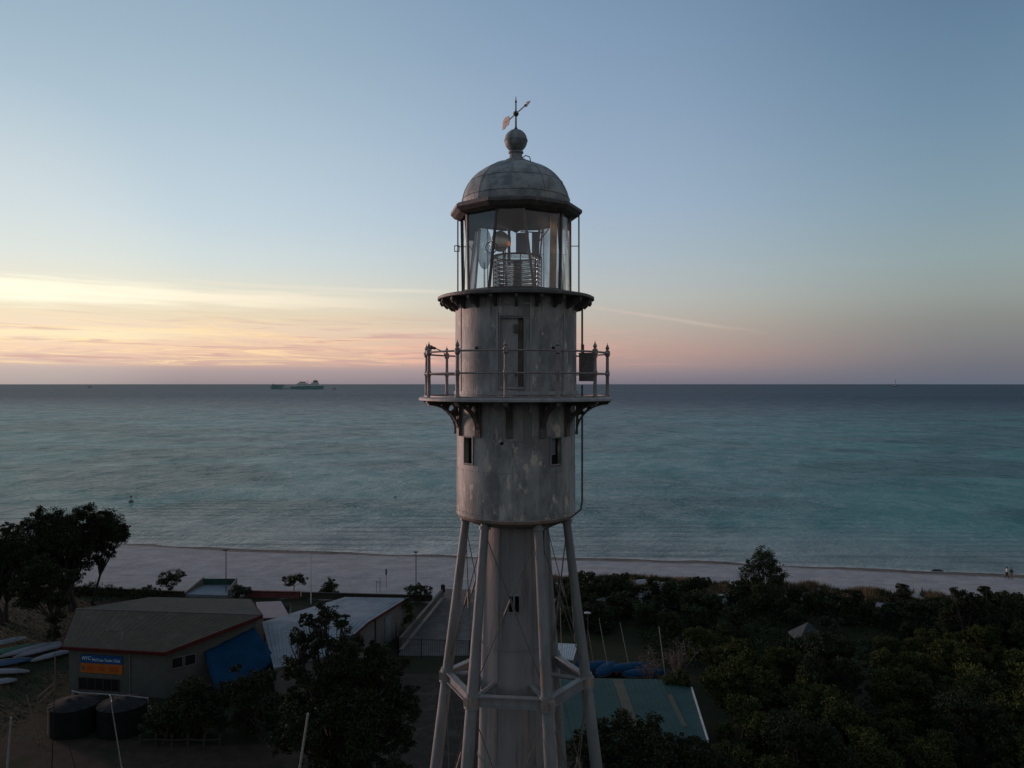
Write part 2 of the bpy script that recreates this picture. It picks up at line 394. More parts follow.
g = NB('ground'); co = g.coord(); inl = g.attr('inland')
sandn = g.noise(co, 0.35, 6, 0.65); sandf = g.noise(co, 3.0, 4)
sand = g.mix(g.mapr(sandn, 0.35, 0.65), (0.375,0.375,0.375), (0.30,0.30,0.30))
sand = g.mix(g.mapr(sandf, 0.48, 0.72, 0, 0.6), sand, (0.20,0.195,0.19))
sand = g.mix(g.mapr(g.noise(g.coord((0.12, 1, 1), R(-7)), 0.9, 5, 0.7), 0.50, 0.68, 0, 0.5), sand, (0.22,0.20,0.18))
weed = g.noise(g.coord((0.25, 1, 1), R(-6)), 1.2, 5, 0.7)
edge = g.math('ADD', inl, g.math('MULTIPLY', g.noise(co, 0.25, 3), 2.4))
wetcol = g.mix(g.mapr(weed, 0.45, 0.62), (0.16,0.138,0.118), (0.08,0.068,0.055))
sand = g.mix(g.mapr(edge, 4.3, 2.6), sand, wetcol)
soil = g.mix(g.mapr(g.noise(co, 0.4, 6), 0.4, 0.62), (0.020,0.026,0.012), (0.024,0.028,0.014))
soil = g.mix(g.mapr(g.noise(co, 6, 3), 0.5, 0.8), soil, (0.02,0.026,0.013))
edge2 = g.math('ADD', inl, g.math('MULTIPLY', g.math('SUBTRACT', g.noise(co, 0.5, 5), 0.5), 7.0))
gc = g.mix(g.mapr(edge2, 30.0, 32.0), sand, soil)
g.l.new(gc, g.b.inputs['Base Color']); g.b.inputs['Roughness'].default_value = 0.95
g.b.inputs['Specular IOR Level'].default_value = 0.15
g.l.new(g.bump(g.noise(co, 1.6, 6, 0.7), 0.8, 0.15), g.b.inputs['Normal'])
xs = np.unique(np.concatenate([np.linspace(-3000, -200, 15), np.linspace(-200, -75, 40), np.linspace(-75, 85, 260), np.linspace(85, 220, 40), np.linspace(220, 3000, 15)]))
ys = np.unique(np.concatenate([np.linspace(-3000, 0, 12), np.linspace(0, 75, 40), np.linspace(75, 135, 130), np.linspace(135, 260, 50), np.linspace(260, 1200, 20)]))
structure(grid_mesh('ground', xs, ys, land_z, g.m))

w = NB('sea water'); inl = w.attr('inland')
sh_ = w.coord((1, 1, 1)); rot = w.coord((0.62, 1, 1), R(-2)); rot2 = w.coord((0.16, 1, 1), R(4))
off = w.math('MULTIPLY', inl, -1.0)
big = w.noise(rot, 0.0125, 3, 0.5, 1.3); med = w.noise(rot, 0.045, 4, 0.6, 0.8)
patch = w.math('ADD', w.math('MULTIPLY', big, 0.85), w.math('MULTIPLY', med, 0.15))
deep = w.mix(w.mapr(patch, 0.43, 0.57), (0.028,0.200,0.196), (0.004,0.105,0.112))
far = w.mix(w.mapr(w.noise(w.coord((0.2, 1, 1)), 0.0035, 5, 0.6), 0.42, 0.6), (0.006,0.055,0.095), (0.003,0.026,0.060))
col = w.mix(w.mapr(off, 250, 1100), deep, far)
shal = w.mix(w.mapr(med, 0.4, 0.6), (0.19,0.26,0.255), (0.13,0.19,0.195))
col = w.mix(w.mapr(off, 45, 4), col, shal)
foam = w.math('MULTIPLY', w.mapr(w.math('ADD', off, w.math('MULTIPLY', w.noise(sh_, 0.3, 4), 1.6)), 2.6, 0.9), 0.55)
col = w.mix(foam, col, (0.45,0.44,0.43))
near_n = w.noise(w.coord((0.9, 0.60, 1), R(4)), 1.3, 5, 0.7, 0.3)
mid_n = w.noise(w.coord((0.9, 0.55, 1), R(-5)), 0.55, 5, 0.7, 0.4)
far_n = w.noise(w.coord((0.8, 0.5, 1), R(6)), 0.20, 5, 0.65, 0.4)
vfar = w.noise(w.coord((0.7, 0.5, 1), R(3)), 0.06, 5, 0.65, 0.3)
fine = w.noise(w.coord((0.6, 1, 1), R(-12)), 2.6, 3, 0.6)
b1 = w.bump(near_n, 0.9, 0.26)
b2 = w.bump(mid_n, 0.8, 0.55, b1)
b2 = w.bump(far_n, 0.7, 1.1, b2)
b3 = w.bump(fine, 0.5, 0.08, b2)
sw = w.n.new('ShaderNodeTexWave'); sw.wave_type = 'BANDS'; sw.bands_direction = 'Y'; sw.inputs['Scale'].default_value = 0.05; sw.inputs['Distortion'].default_value = 7.0
sw.inputs['Detail'].default_value = 4; sw.inputs['Detail Scale'].default_value = 0.5; sw.inputs['Detail Roughness'].default_value = 0.65
w.l.new(w.coord((0.22, 1, 1), R(7)), sw.inputs['Vector'])
swm = w.math('MULTIPLY', sw.outputs['Fac'], w.mapr(off, 60, 5))
b4 = w.bump(swm, 0.40, 0.26, b3)
df = w.n.new('ShaderNodeBsdfDiffuse'); w.l.new(col, df.inputs['Color']); w.l.new(b4, df.inputs['Normal'])
gl = w.n.new('ShaderNodeBsdfGlossy'); gl.inputs['Roughness'].default_value = 0.26; w.l.new(b4, gl.inputs['Normal'])
fr = w.n.new('ShaderNodeFresnel'); fr.inputs['IOR'].default_value = 1.33; w.l.new(b4, fr.inputs['Normal'])
spk = w.math('ADD', w.math('ADD', w.math('MULTIPLY', w.noise(w.coord((1.0, 0.5, 1), R(-3)), 1.3, 5, 0.6), 0.36), w.math('MULTIPLY', far_n, 0.34)), w.math('MULTIPLY', vfar, 0.30))
fm = w.math('MINIMUM', w.math('MULTIPLY', fr.outputs[0], 0.75), w.math('MINIMUM', w.mapr(off, 12, 130, 0.58, 0.30), w.mapr(off, 300, 1500, 0.30, 0.17)))
fm = w.math('MULTIPLY', fm, w.math('ADD', w.math('MULTIPLY', spk, 4.6), -1.3))
lines = w.n.new('ShaderNodeTexWave'); lines.wave_type = 'BANDS'; lines.bands_direction = 'Y'; lines.inputs['Scale'].default_value = 0.075; lines.inputs['Distortion'].default_value = 5.0
lines.inputs['Detail'].default_value = 4; lines.inputs['Detail Scale'].default_value = 0.35; lines.inputs['Detail Roughness'].default_value = 0.6
w.l.new(w.coord((0.16, 1, 1), R(5)), lines.inputs['Vector'])
ln = w.math('MULTIPLY', w.mapr(lines.outputs['Fac'], 0.72, 0.98), w.math('MULTIPLY', w.mapr(off, 75, 20), w.mapr(med, 0.38, 0.55)))
fm = w.math('MULTIPLY', fm, w.math('SUBTRACT', 1.0, w.math('MULTIPLY', ln, 0.45)))
ms = w.n.new('ShaderNodeMixShader'); w.l.new(fm, ms.inputs[0]); w.l.new(df.outputs[0], ms.inputs[1]); w.l.new(gl.outputs[0], ms.inputs[2])
w.l.new(ms.outputs[0], w.n['Material Output'].inputs['Surface']); w.n.remove(w.b)
xs = np.unique(np.concatenate([np.linspace(-45000, -500, 12), np.linspace(-500, -120, 12), np.linspace(-120, 150, 130), np.linspace(150, 500, 12), np.linspace(500, 45000, 12)]))
ys = np.unique(np.concatenate([np.linspace(-200, 90, 8), np.linspace(90, 200, 110), np.linspace(200, 1200, 30), np.linspace(1200, 90000, 20)]))
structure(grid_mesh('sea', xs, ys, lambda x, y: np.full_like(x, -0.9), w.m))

# sheets on the land
def sheet(name, pts, z, m):
    mb = MB(); mb.add([(p[0], p[1], z) for p in pts], [tuple(range(len(pts)))])
    return structure(mb.build(name, m))
m_dirt = mat('trodden dirt', (0.062,0.046,0.035), (0.038,0.030,0.023), 0.9, 0.95, 0.5, 8, c3=(0.03,0.034,0.018), s3=0.35, k3=(0.55,0.62), spec=0.08)
m_path = mat('sandy path', (0.115,0.108,0.10), (0.06,0.055,0.05), 0.7, 0.95, 0.5, 6, c3=(0.07,0.062,0.05), s3=0.3, k3=(0.52,0.64))
m_asph = mat('old asphalt', (0.058,0.047,0.038), (0.038,0.031,0.025), 1.2, 0.95, 0.3, 14, spec=0.08, c3=(0.09,0.075,0.06), s3=0.5)
sheet('dirt_track', [(-60,40), (-6,40), (-5,58.6), (-9,59.8), (-22,58.9), (-31,60.0), (-42,59.2), (-60,60.5)], 0.006, m_dirt)
sheet('paved_yard', [(-14,44), (-1.0,44), (-1.0,73.5), (-12.2,73.5)], 0.012, m_asph)
sheet('beach_path', [(-11.5,78.3), (-1.5,78.3), (-2.6,103), (-9.0,104)], 0.02, m_path)

# ================================================================== LIGHTHOUSE
TX, TY = 0.085, 17.0
TC = (TX, TY)
def tp(r, deg, z):          # point on the tower: angle 0 faces the camera, positive to the right; z relative to the eye
    return Vector((TX + r*sin(R(deg)), TY - r*cos(R(deg)), H + z))
LH = thing('lighthouse', 'tall grey iron lighthouse with domed glass lantern, gallery and splayed tubular legs', 'lighthouse', (TX, TY, 0))
def lat(prof, m, name, parent=LH, seg=64, smooth=True, label=None, a0=0.0):
    mb = MB(); mb.lathe([(r, H+z) for r, z in prof], TC, seg, a0); return mb.build(name, m, parent, smooth, label)

def drum(name, r, z0, z1, holes, m, label=None, depth=0.10, seg=96):
    angs = sorted(set([round(-180 + 360*k/seg, 4) for k in range(seg)] + [a for h in holes for a in h[:2]]))
    for h in holes: angs = [a for a in angs if a in h[:2] or not (h[0]-1.2 < a < h[0]+1.2 or h[1]-1.2 < a < h[1]+1.2)]
    zs = sorted(set([z0, z1] + [z for h in holes for z in h[2:4]]))
    mb = MB(); n = len(angs)
    vs = [tp(r, a, z) for z in zs for a in angs]; fs = []
    for j in range(len(zs)-1):
        for i in range(n):
            i2 = (i+1) % n; a = angs[i]; zc_ = (zs[j]+zs[j+1])/2
            if any(h[0]-1e-6 <= a < h[1]-1e-6 and h[2] < zc_ < h[3] for h in holes): continue
            fs.append((j*n+i, j*n+i2, (j+1)*n+i2, (j+1)*n+i))
    mb.add(vs, fs)
    for h in holes:      # reveals
        aa = [a for a in angs if h[0] <= a <= h[1]]
        for z in h[2:4]: mb.quadstrip([tp(r, a, z) for a in aa], [tp(r-depth, a, z) for a in aa])
        for a in h[:2]: mb.quadstrip([tp(r, a, h[2]), tp(r, a, h[3])], [tp(r-depth, a, h[2]), tp(r-depth, a, h[3])])
    return mb.build(name, m, LH, True, label)

def arc_bar(mb, r, a0, a1, z0, z1, out, n=8):     # curved bar standing proud of a drum
    aa = [a0 + (a1-a0)*i/n for i in range(n+1)]
    A = [tp(r, a, z0) for a in aa]; B = [tp(r+out, a, z0) for a in aa]; C = [tp(r+out, a, z1) for a in aa]; D = [tp(r, a, z1) for a in aa]
    mb.quadstrip(A, B); mb.quadstrip(B, C); mb.quadstrip(C, D); mb.quadstrip(D, A)
    mb.add([A[0], B[0], C[0], D[0]], [(0,1,2,3)]); mb.add([A[-1], B[-1], C[-1], D[-1]], [(3,2,1,0)])

# -- central column down to the ground, with window
ZB = -H
def col_r(z): return 0.66 + (-2.9 - z)*0.031
mb = MB(); zs = [-2.9, -4.42, -4.78, -6.4, -9, -14, -20, ZB]
hz = (-9.0, 2.0)
angs = [-180 + 360*k/60 for k in range(60)]; angs = sorted(set([a for a in angs if not (-13 < a < 6)] + [-13.0, -3.5, 6.0]))
n = len(angs); fs = []
for j in range(len(zs)-1):
    for i in range(n):
        if j == 1 and -13.0 <= angs[i] < 6.0: continue
        i2 = (i+1) % n; fs.append((j*n+i, j*n+i2, (j+1)*n+i2, (j+1)*n+i))
mb.add([tp(col_r(z), a, z) for z in zs for a in angs], fs)
column = mb.build('column', m_column, LH, True)
wf = MB()
for z in (-4.42, -4.78): wf.tube([tp(col_r(z)+0.005, a, z) for a in (-13, -3.5, 6)], 0.018, 6)
for a in (-13, -3.5, 6): wf.tube([tp(col_r(-4.42)+0.005, a, -4.42), tp(col_r(-4.78)+0.005, a, -4.78)], 0.016 if a != -3.5 else 0.02, 6)
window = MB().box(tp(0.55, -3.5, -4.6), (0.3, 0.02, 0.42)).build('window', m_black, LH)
wf.build('window_frame', m_leg, window)
mb = MB()
for z in (-5.55, -8.0): mb.lathe([(col_r(z)+0.001, H+z-0.02), (col_r(z)+0.02, H+z-0.02), (col_r(z)+0.02, H+z+0.02), (col_r(z)+0.001, H+z+0.02)], TC, 48)
for a in (-30, 30, 90, -90): mb.tube([tp(col_r(-3)+0.004, a, -3.0), tp(col_r(-9)+0.004, a, -9.0)], 0.012, 5)
mb.build('column_seam', m_column, LH)

# -- lower room
holes = [(-57.0, -43.5, -1.66, -1.10), (33.0, 46.5, -1.66, -1.10)]
drum('lower_room_wall', 1.285, -2.76, -0.37, holes, m_drum)
lat([(1.285, -2.76), (1.30, -2.78), (1.27, -2.84), (0.95, -2.98), (0.70, -3.02)], m_rustpaint, 'lower_room_floor', seg=24)
for hz_, pane in ((holes[0], False), (holes[1], True)):
    aa = (hz_[0]+hz_[1])/2; fr = MB()
    for a in hz_[:2]: fr.tube([tp(1.292, a, hz_[2]-0.02), tp(1.292, a, hz_[3]+0.02)], 0.022, 6)
    for z in hz_[2:4]: fr.tube([tp(1.292, hz_[0]+k*(hz_[1]-hz_[0])/4, z) for k in range(5)], 0.02, 6)
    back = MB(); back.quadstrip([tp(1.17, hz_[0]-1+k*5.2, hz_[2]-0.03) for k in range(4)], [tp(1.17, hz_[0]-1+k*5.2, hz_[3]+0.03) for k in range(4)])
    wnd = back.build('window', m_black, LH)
    fr.build('window_frame', m_leg, wnd)
    if pane:
        q = MB(); q.quadstrip([tp(1.20, 37.5, -1.46), tp(1.20, 42.5, -1.46)], [tp(1.20, 37.5, -1.12), tp(1.20, 42.5, -1.12)])
        q.build('pane', m_opticgrey, wnd)
for a in (-75, -17, 8, 23, 60, 90, -110, 130, 165, -150): MB().tube([tp(1.286, a, -2.74), tp(1.286, a, -1.75)], 0.008, 5).build('plate_seam', m_drum, LH)
for a in (-25, -1.5, 66, -100): MB().tube([tp(1.286, a, -1.75), tp(1.286, a, -0.40)], 0.008, 5).build('plate_seam', m_drum, LH)
for z in (-2.68, -1.79):
    mb = MB(); mb.lathe([(1.286, H+z-0.012), (1.292, H+z-0.012), (1.292, H+z+0.012), (1.286, H+z+0.012)], TC, 96)
    for k in range(48): mb.ball(tp(1.291, k*7.5, z), 0.011, 5, 3)
    mb.build('rivet_band', m_drum, LH)
mb = MB(); arc_bar(mb, 1.286, 14, 33, -1.06, -0.42, 0.018); arc_bar(mb, 1.286, -12, 6, -1.15, -0.42, 0.012)
mb.build('wall_plate', m_paint, LH)
mb = MB(); mb.tube([tp(1.27, -13, -1.2), tp(1.30, -13, -1.2)], 0.035, 10)
mb.build('vent_hole', m_black, LH)

# -- gallery
lat([(1.25, -0.27), (2.06, -0.275), (2.10, -0.30), (2.10, -0.345), (2.05, -0.36), (1.25, -0.345)], m_paint, 'gallery_floor', seg=72)
lat([(1.96, -0.272), (1.985, -0.272), (1.985, -0.245), (1.96, -0.245)], m_rail, 'gallery_kickboard', seg=72)
for k in range(12):
    a = -6 + 30*k
    # post
    pr = [(0.001, -0.27), (0.062, -0.27), (0.062, -0.24), (0.044, -0.22), (0.040, 0.16), (0.055, 0.18), (0.055, 0.26), (0.040, 0.28),
          (0.036, 0.58), (0.064, 0.61), (0.064, 0.70), (0.038, 0.715), (0.030, 0.735), (0.050, 0.765), (0.034, 0.80), (0.012, 0.84), (0.001, 0.89)]
    c = tp(1.98, a, 0); mb = MB(); mb.lathe([(r*0.9, H+z) for r, z in pr], (c.x, c.y), 10); mb.build('railing_post', m_rail, LH, True)
    # bracket: pierced quarter-arc plate
    outer = [(2.03, -0.362), (1.30, -0.362), (1.30, -1.08)]
    arcp = [(1.34 + 0.0, -1.08)] + [(1.34 + 0.66*(1-cos(t)), -1.04 + 0.60*sin(t)) for t in [i*PI/2/8 for i in range(1, 9)]]
    pts = [(1.30, -0.362), (1.30, -1.08)] + arcp + [(2.03, -0.43), (2.03, -0.362)]
    tang = Vector((cos(R(a)), sin(R(a)), 0))
    mb = MB(); 
    # web built from strips so that round holes stay open
    br = MB()
    def web(r0, r1, zt, zb0, zb1): br.prism([tp(r0, a, zb0) - tang*0.018, tp(r1, a, zb1) - tang*0.018, tp(r1, a, zt) - tang*0.018, tp(r0, a, zt) - tang*0.018], tang*0.036)
    # outer arc flange + top flange + wall flange
    for i in range(len(arcp)-1):
        (r0, z0), (r1, z1) = arcp[i], arcp[i+1]
        w2 = 0.075
        p0 = tp(r0, a, z0); p1 = tp(r1, a, z1)
        nrm = Vector((0, 0, 1)); q0 = tp(r0-0.055*(1-i/8), a, z0+0.055*(i/8)); q1 = tp(r1-0.055*(1-(i+1)/8), a, z1+0.055*((i+1)/8))
        br.prism([p0 - tang*0.05, p1 - tang*0.05, q1 - tang*0.05, q0 - tang*0.05], tang*0.10)
    br.box(tp(1.665, a, -0.385), (0.10, 0.74, 0.04), rz=R(a)); br.box(tp(1.325, a, -0.73), (0.14, 0.05, 0.72), rz=R(a))
    # web with holes
    import bmesh as _bm
    hol = [(1.46, -0.52, 0.075), (1.68, -0.47, 0.045), (1.40, -0.72, 0.05), (1.375, -0.87, 0.035), (1.86, -0.435, 0.022)]
    N1 = 36
    for ii in range(N1):
        for jj in range(N1):
            r0 = 1.30 + 0.72*ii/N1; r1 = 1.30 + 0.72*(ii+1)/N1; z0 = -1.06 + 0.68*jj/N1; z1 = -1.06 + 0.68*(jj+1)/N1
            rc, zc2 = (r0+r1)/2, (z0+z1)/2
            lim = 1.34 + 0.66*(1-math.sqrt(max(0, 1-min(1, max(0, (zc2+1.04)/0.60))**2)))
            if rc > lim or any((rc-h[0])**2 + (zc2-h[1])**2 < h[2]**2 for h in hol): continue
            br.add([tp(r0, a, z0), tp(r1, a, z0), tp(r1, a, z1), tp(r0, a, z1)], [(0,1,2,3)])
    br.build('gallery_bracket', m_brk, LH)
for z, rr in ((0.655, 0.022), (0.215, 0.020)):
    mb = MB(); pts = [tp(1.98, -6 + 5*k, z) for k in range(73)]; mb.tube(pts, rr, 6, cap=False); mb.build('handrail', m_rail, LH, True)
mb = MB(); mb.tube([tp(1.95, 27.5, -0.27), tp(1.95, 27.5, 0.655)], 0.016, 6); mb.build('railing_stay', m_rail, LH)

# -- watch room with its door
door_h = (-14.5, 7.0, -0.06, 1.33)
drum('watch_room_wall', 1.315, -0.27, 1.84, [door_h], m_drum, depth=0.08)
leaf = MB(); leaf.quadstrip([tp(1.25, a, -0.06) for a in (-14.5, -9, -4, 1.6)], [tp(1.25, a, 1.33) for a in (-14.5, -9, -4, 1.6)])
for z0, z1 in ((0.0, 0.55), (0.65, 1.24)): arc_bar(leaf, 1.25, -12.5, -0.5, z0, z1, 0.012)
door = leaf.build('door', m_paint, LH)
q = MB(); q.quadstrip([tp(1.215, a, -0.1) for a in (1.2, 4, 8)], [tp(1.215, a, 1.35) for a in (1.2, 4, 8)]); q.build('door_gap', m_brk, door)
MB().box(tp(1.29, -0.2, 1.12), (0.09, 0.05, 0.16)).build('lock', m_dark, door); MB().box(tp(1.28, -0.2, 0.2), (0.05, 0.03, 0.08)).build('latch', m_dark, door)
fr = MB()
for a in (-14.9, 7.4): fr.tube([tp(1.318, a, -0.10), tp(1.318, a, 1.37)], 0.022, 6)
for z in (-0.10, 1.37): fr.tube([tp(1.318, -14.9+k*22.3/5, z) for k in range(6)], 0.022, 6)
fr.build('door_frame', m_leg, door)
mb = MB(); arc_bar(mb, 1.317, -18, -16, -0.2, 1.78, 0.015, 2); arc_bar(mb, 1.317, 12, 14, -0.2, 1.78, 0.015, 2); arc_bar(mb, 1.317, -16, 12, 1.60, 1.64, 0.015)
for a in (-62, 48, 95, -110, 150): arc_bar(mb, 1.317, a, a+1.2, -0.2, 1.78, 0.010, 2)
arc_bar(mb, 1.317, -180, 179.9, -0.22, -0.15, 0.03, 60)
mb.build('wall_strap', m_paint, LH)
for a in (-38, 35.0): MB().tube([tp(1.30, a, 0.74), tp(1.335, a, 0.74)], 0.030, 10).build('vent_hole', m_black, LH)

# -- upper catwalk
lat([(1.10, 1.95), (1.40, 1.93), (1.66, 1.88), (1.70, 1.86), (1.70, 1.81), (1.64, 1.80), (1.30, 1.82)], m_cornice, 'upper_catwalk', seg=72)
for k in range(20):
    a = 18*k; mb = MB()
    t_ = Vector((cos(R(a)), sin(R(a)), 0))
    prof = [(1.32, 1.80), (1.64, 1.80), (1.66, 1.74), (1.62, 1.68), (1.58, 1.70), (1.55, 1.66), (1.50, 1.62), (1.46, 1.66), (1.40, 1.60), (1.32, 1.56)]
    mb.prism([tp(r, a, z) - t_*0.03 for r, z in prof], t_*0.06); mb.build('catwalk_bracket', m_dark, LH)

# -- lantern glazing: ten sides, glazing bars leaning alternately left and right
RB = [(-23.5, -4.5, 4.5), (12.5, 5.5, -5.5), (48.5, 1.5, 4.5), (84.5, 4.0, -4.0), (120.5, -4.5, 4.5), (156.5, 4.5, -4.5), (192.5, -4.5, 4.5), (228.5, 4.5, -4.5), (264.5, -4.5, 4.5), (300.5, 2.0, -1.0)]
LR, ZG0, ZG1 = 1.19, 1.95, 3.60
bars = [(c + b, c + t) for c, b, t in RB]
for i, (ab, at_) in enumerate(bars):
    mb = MB(); p, q = tp(LR, ab, ZG0-0.03), tp(LR, at_, ZG1+0.03)
    d = (q-p).normalized(); rad = Vector((sin(R((ab+at_)/2)), -cos(R((ab+at_)/2)), 0)); s_ = d.cross(rad).normalized()
    mb.prism([p - s_*0.022 - rad*0.03, p + s_*0.022 - rad*0.03, p + s_*0.022 + rad*0.02, p - s_*0.022 + rad*0.02], q-p)
    mb.build('glazing_bar', m_cornice if i % 2 == 0 else m_rustpaint, LH)
    ab2, at2 = bars[(i+1) % 10]
    if i == 9: ab2 += 360; at2 += 360
    mb = MB(); mb.add([tp(LR-0.01, ab, ZG0), tp(LR-0.01, ab2, ZG0), tp(LR-0.01, at2, ZG1), tp(LR-0.01, at_, ZG1)], [(0,1,2,3)])
    mb.build('glass_pane', m_milky if i in (2, 3, 4) else m_glass, LH)
lat([(1.15, 1.93), (1.225, 1.93), (1.225, 1.985), (1.15, 1.985)], m_cornice, 'lantern_sill', seg=10, smooth=False, a0=R(-23.5))
# -- cornice and ceiling
lat([(0.05, 3.60), (1.18, 3.60), (1.22, 3.60), (1.24, 3.57), (1.36, 3.62), (1.42, 3.68), (1.44, 3.70), (1.44, 3.76), (1.38, 3.80), (1.20, 3.84), (0.05, 3.84)], m_cornice, 'cornice', seg=10, smooth=False, a0=R(-23.5))
lat([(0.02, 3.30), (0.12, 3.36), (0.55, 3.52), (1.15, 3.585)], m_ceil, 'lantern_ceiling', seg=40)
# -- dome
prof = [(1.20, 3.83)] + [(1.18*cos(t), 3.84 + 1.00*sin(t)) for t in [i*R(82)/14 for i in range(15)]]
lat(prof, m_dome, 'dome', seg=60)
mb = MB()
for k in range(10):
    a = -23.5 + 36*k + 18
    mb.tube([tp(1.185*cos(t), a, 3.84 + 1.005*sin(t)) for t in [i*R(80)/12 for i in range(13)]], 0.007, 5)
for z0, seed in ((3.98, 1), (4.35, 2)):
    rr = 1.187*math.sqrt(max(0, 1-((z0-3.84)/1.0)**2))
    mb.tube([tp(rr, k*6, z0) for k in range(61)], 0.006, 4, cap=False)
mb.build('dome_rib', m_dome, LH)
lat([(0.24, 4.80), (0.26, 4.83), (0.235, 4.87), (0.15, 4.89), (0.135, 5.00), (0.165, 5.03), (0.165, 5.06), (0.10, 5.08)], m_dome, 'vent_neck', seg=24)
mb = MB(); mb.ball(tp(0, 0, 5.30), 0.25, 24, 16); mb.lathe([(0.251, H+5.285), (0.257, H+5.285), (0.257, H+5.315), (0.251, H+5.315)], TC, 24)
ball = mb.build('ventilator_ball', m_dome, LH, True)
mb = MB(); pts = [tp(0.22, 40, 4.88), tp(0.27, 50, 4.93), tp(0.34, 60, 4.90), tp(0.36, 62, 4.80)]; mb.tube(pts, 0.012, 5); mb.build('dome_handle', m_dark, LH)
# -- weather vane
mb = MB(); mb.tube([tp(0, 0, 5.53), tp(0, 0, 6.18), tp(0, 0, 6.27)], [0.022, 0.014, 0.003], 8); mb.ball(tp(0, 0, 5.89), 0.062, 12, 8); mb.ball(tp(0, 0, 6.15), 0.026, 8, 6); mb.ball(tp(0, 0, 5.56), 0.04, 8, 6)
vane = mb.build('weather_vane', m_dark, LH, True)
c0 = tp(0, 0, 5.89); vd_ = Vector((0.30, -0.78, 0)).normalized(); up = Vector((0, 0, 1))
mb = MB(); mb.tube([c0 - vd_*0.66, c0 + vd_*0.72], 0.014, 6)
sd_ = vd_.cross(up)
mb.prism([c0 + vd_*0.60 - up*0.055 - sd_*0.006, c0 + vd_*0.84 - sd_*0.006, c0 + vd_*0.60 + up*0.055 - sd_*0.006, c0 + vd_*0.66 - sd_*0.006], sd_*0.012)
mb.ball(c0 + vd_*0.55, 0.03, 8, 5); mb.build('arrow', m_dark, vane)
mb = MB(); tl = [(-0.42, 0.0), (-0.52, 0.10), (-0.66, 0.10), (-0.72, 0.13), (-0.92, 0.09), (-0.98, -0.10), (-0.80, -0.12), (-0.70, -0.09), (-0.52, -0.10)]
mb.prism([c0 + vd_*(x*0.86) + up*y*1.0 - sd_*0.006 for x, y in tl], sd_*0.012)
mb.build('tail_fin', m_vane, vane)

# -- rods beside the lantern and the long conduit
for a, r_ in ((-92, 1.27), (88.5, 1.37), (150, 1.3), (-150, 1.3)):
    mb = MB(); mb.tube([tp(r_, a, 1.88), tp(r_, a, 3.66)], 0.016, 6)
    mb.tube([tp(r_, a, 3.0), tp(1.19, a, 3.0)], 0.010, 5)
    mb.build('stay_rod', m_cornice, LH)
mb = MB(); r0 = tp(1.29, -92, 2.96)
for dx in (-0.05, 0.05): mb.box(r0 + Vector((dx, 0, 0)), (0.015, 0.03, 0.13))
for dz in (-0.06, 0.06): mb.box(r0 + Vector((0, 0, dz)), (0.115, 0.03, 0.015))
mb.build('rod_bracket', m_cornice, LH)
X1 = 1.44
mb = MB(); mb.tube([tp(X1-0.03, 88, 1.84), tp(X1, 88, 1.7), tp(X1, 88, 0.75)], 0.022, 7); mb.tube([tp(X1, 88, -0.02), tp(X1, 88, -1.2), tp(X1, 88, -2.55), tp(X1-0.03, 86, -2.72), tp(1.22, 80, -2.86), tp(1.0, 62, -2.95), tp(0.76, 50, -3.08), tp(0.74, 50, -9)], 0.022, 7)
mb.build('conduit', m_dark, LH, True)
mb = MB(); mb.box(tp(1.56, 88, 0.36), (0.36, 0.26, 0.60)); mb.box(tp(1.56, 88, 0.665), (0.38, 0.28, 0.02)); mb.tube([tp(1.45, 88, 0.66), tp(1.45, 88, 0.86)], 0.035, 8)
mb.build('meter_box', m_cornice, LH)
mb = MB(); c = tp(1.86, -93, 0.80); mb.ball(c, 0.05, 10, 7); mb.tube([c, c + Vector((0.10, 0, -0.02))], 0.03, 8); mb.tube([c + Vector((0.1, 0, -0.02)), c + Vector((0.28, 0, -0.10)), c + Vector((0.3, 0, -0.18))], 0.012, 5)
mb.build('spotlight', m_dark, LH)

# -- optic inside the lantern
mb = MB()
for k in range(9):
    z = 1.98 + k*0.088; r_ = 0.50 if k < 8 else 0.46
    mb.lathe([(r_-0.05, H+z), (r_+0.01, H+z+0.01), (r_+0.025, H+z+0.035), (r_+0.01, H+z+0.06), (r_-0.05, H+z+0.07)], (TX+0.02, TY), 40)
lens = mb.build('lens', m_prism, LH, True)
mb = MB()
for k in range(9):
    a = k*40+8; mb.tube([Vector((TX+0.02+0.535*sin(R(a)), TY-0.535*cos(R(a)), H+1.96)), Vector((TX+0.02+0.535*sin(R(a)), TY-0.535*cos(R(a)), H+2.76))], 0.012, 5)
mb.lathe([(0.46, H+2.75), (0.54, H+2.75), (0.54, H+2.78), (0.46, H+2.78)], (TX+0.02, TY), 40)
mb.build('lens_frame', m_dark, lens)
MB().lathe([(0.001, H+1.90), (0.10, H+1.90), (0.08, H+2.62), (0.16, H+2.68), (0.001, H+2.68)], (TX+0.02, TY), 24).build('lamp_pedestal', m_opticgrey, LH, True)
mb = MB(); mb.tube([tp(0, 0, 2.6) + Vector((-0.15, 0, 0)), tp(0, 0, 3.45) + Vector((-0.15, 0, 0))], [0.035, 0.03], 8); mb.box(tp(0, 0, 3.12) + Vector((-0.15, 0, 0)), (0.08, 0.08, 0.16)); mb.build('lamp_post', m_cornice, LH)
mb = MB(); c = Vector((TX-0.34, TY-0.05, H+3.10))
mb.ball(c, 0.20, 20, 12, (1, 0.35, 1.15)); mb.build('reflector', m_reflector, LH, True)
mb = MB(); c = Vector((TX-0.53, TY-0.25, H+2.93)); mb.tube([c + Vector((0.12*cos(t), 0, 0.12*sin(t))) for t in [i*PI/10 for i in range(21)]], 0.012, 6, cap=False)
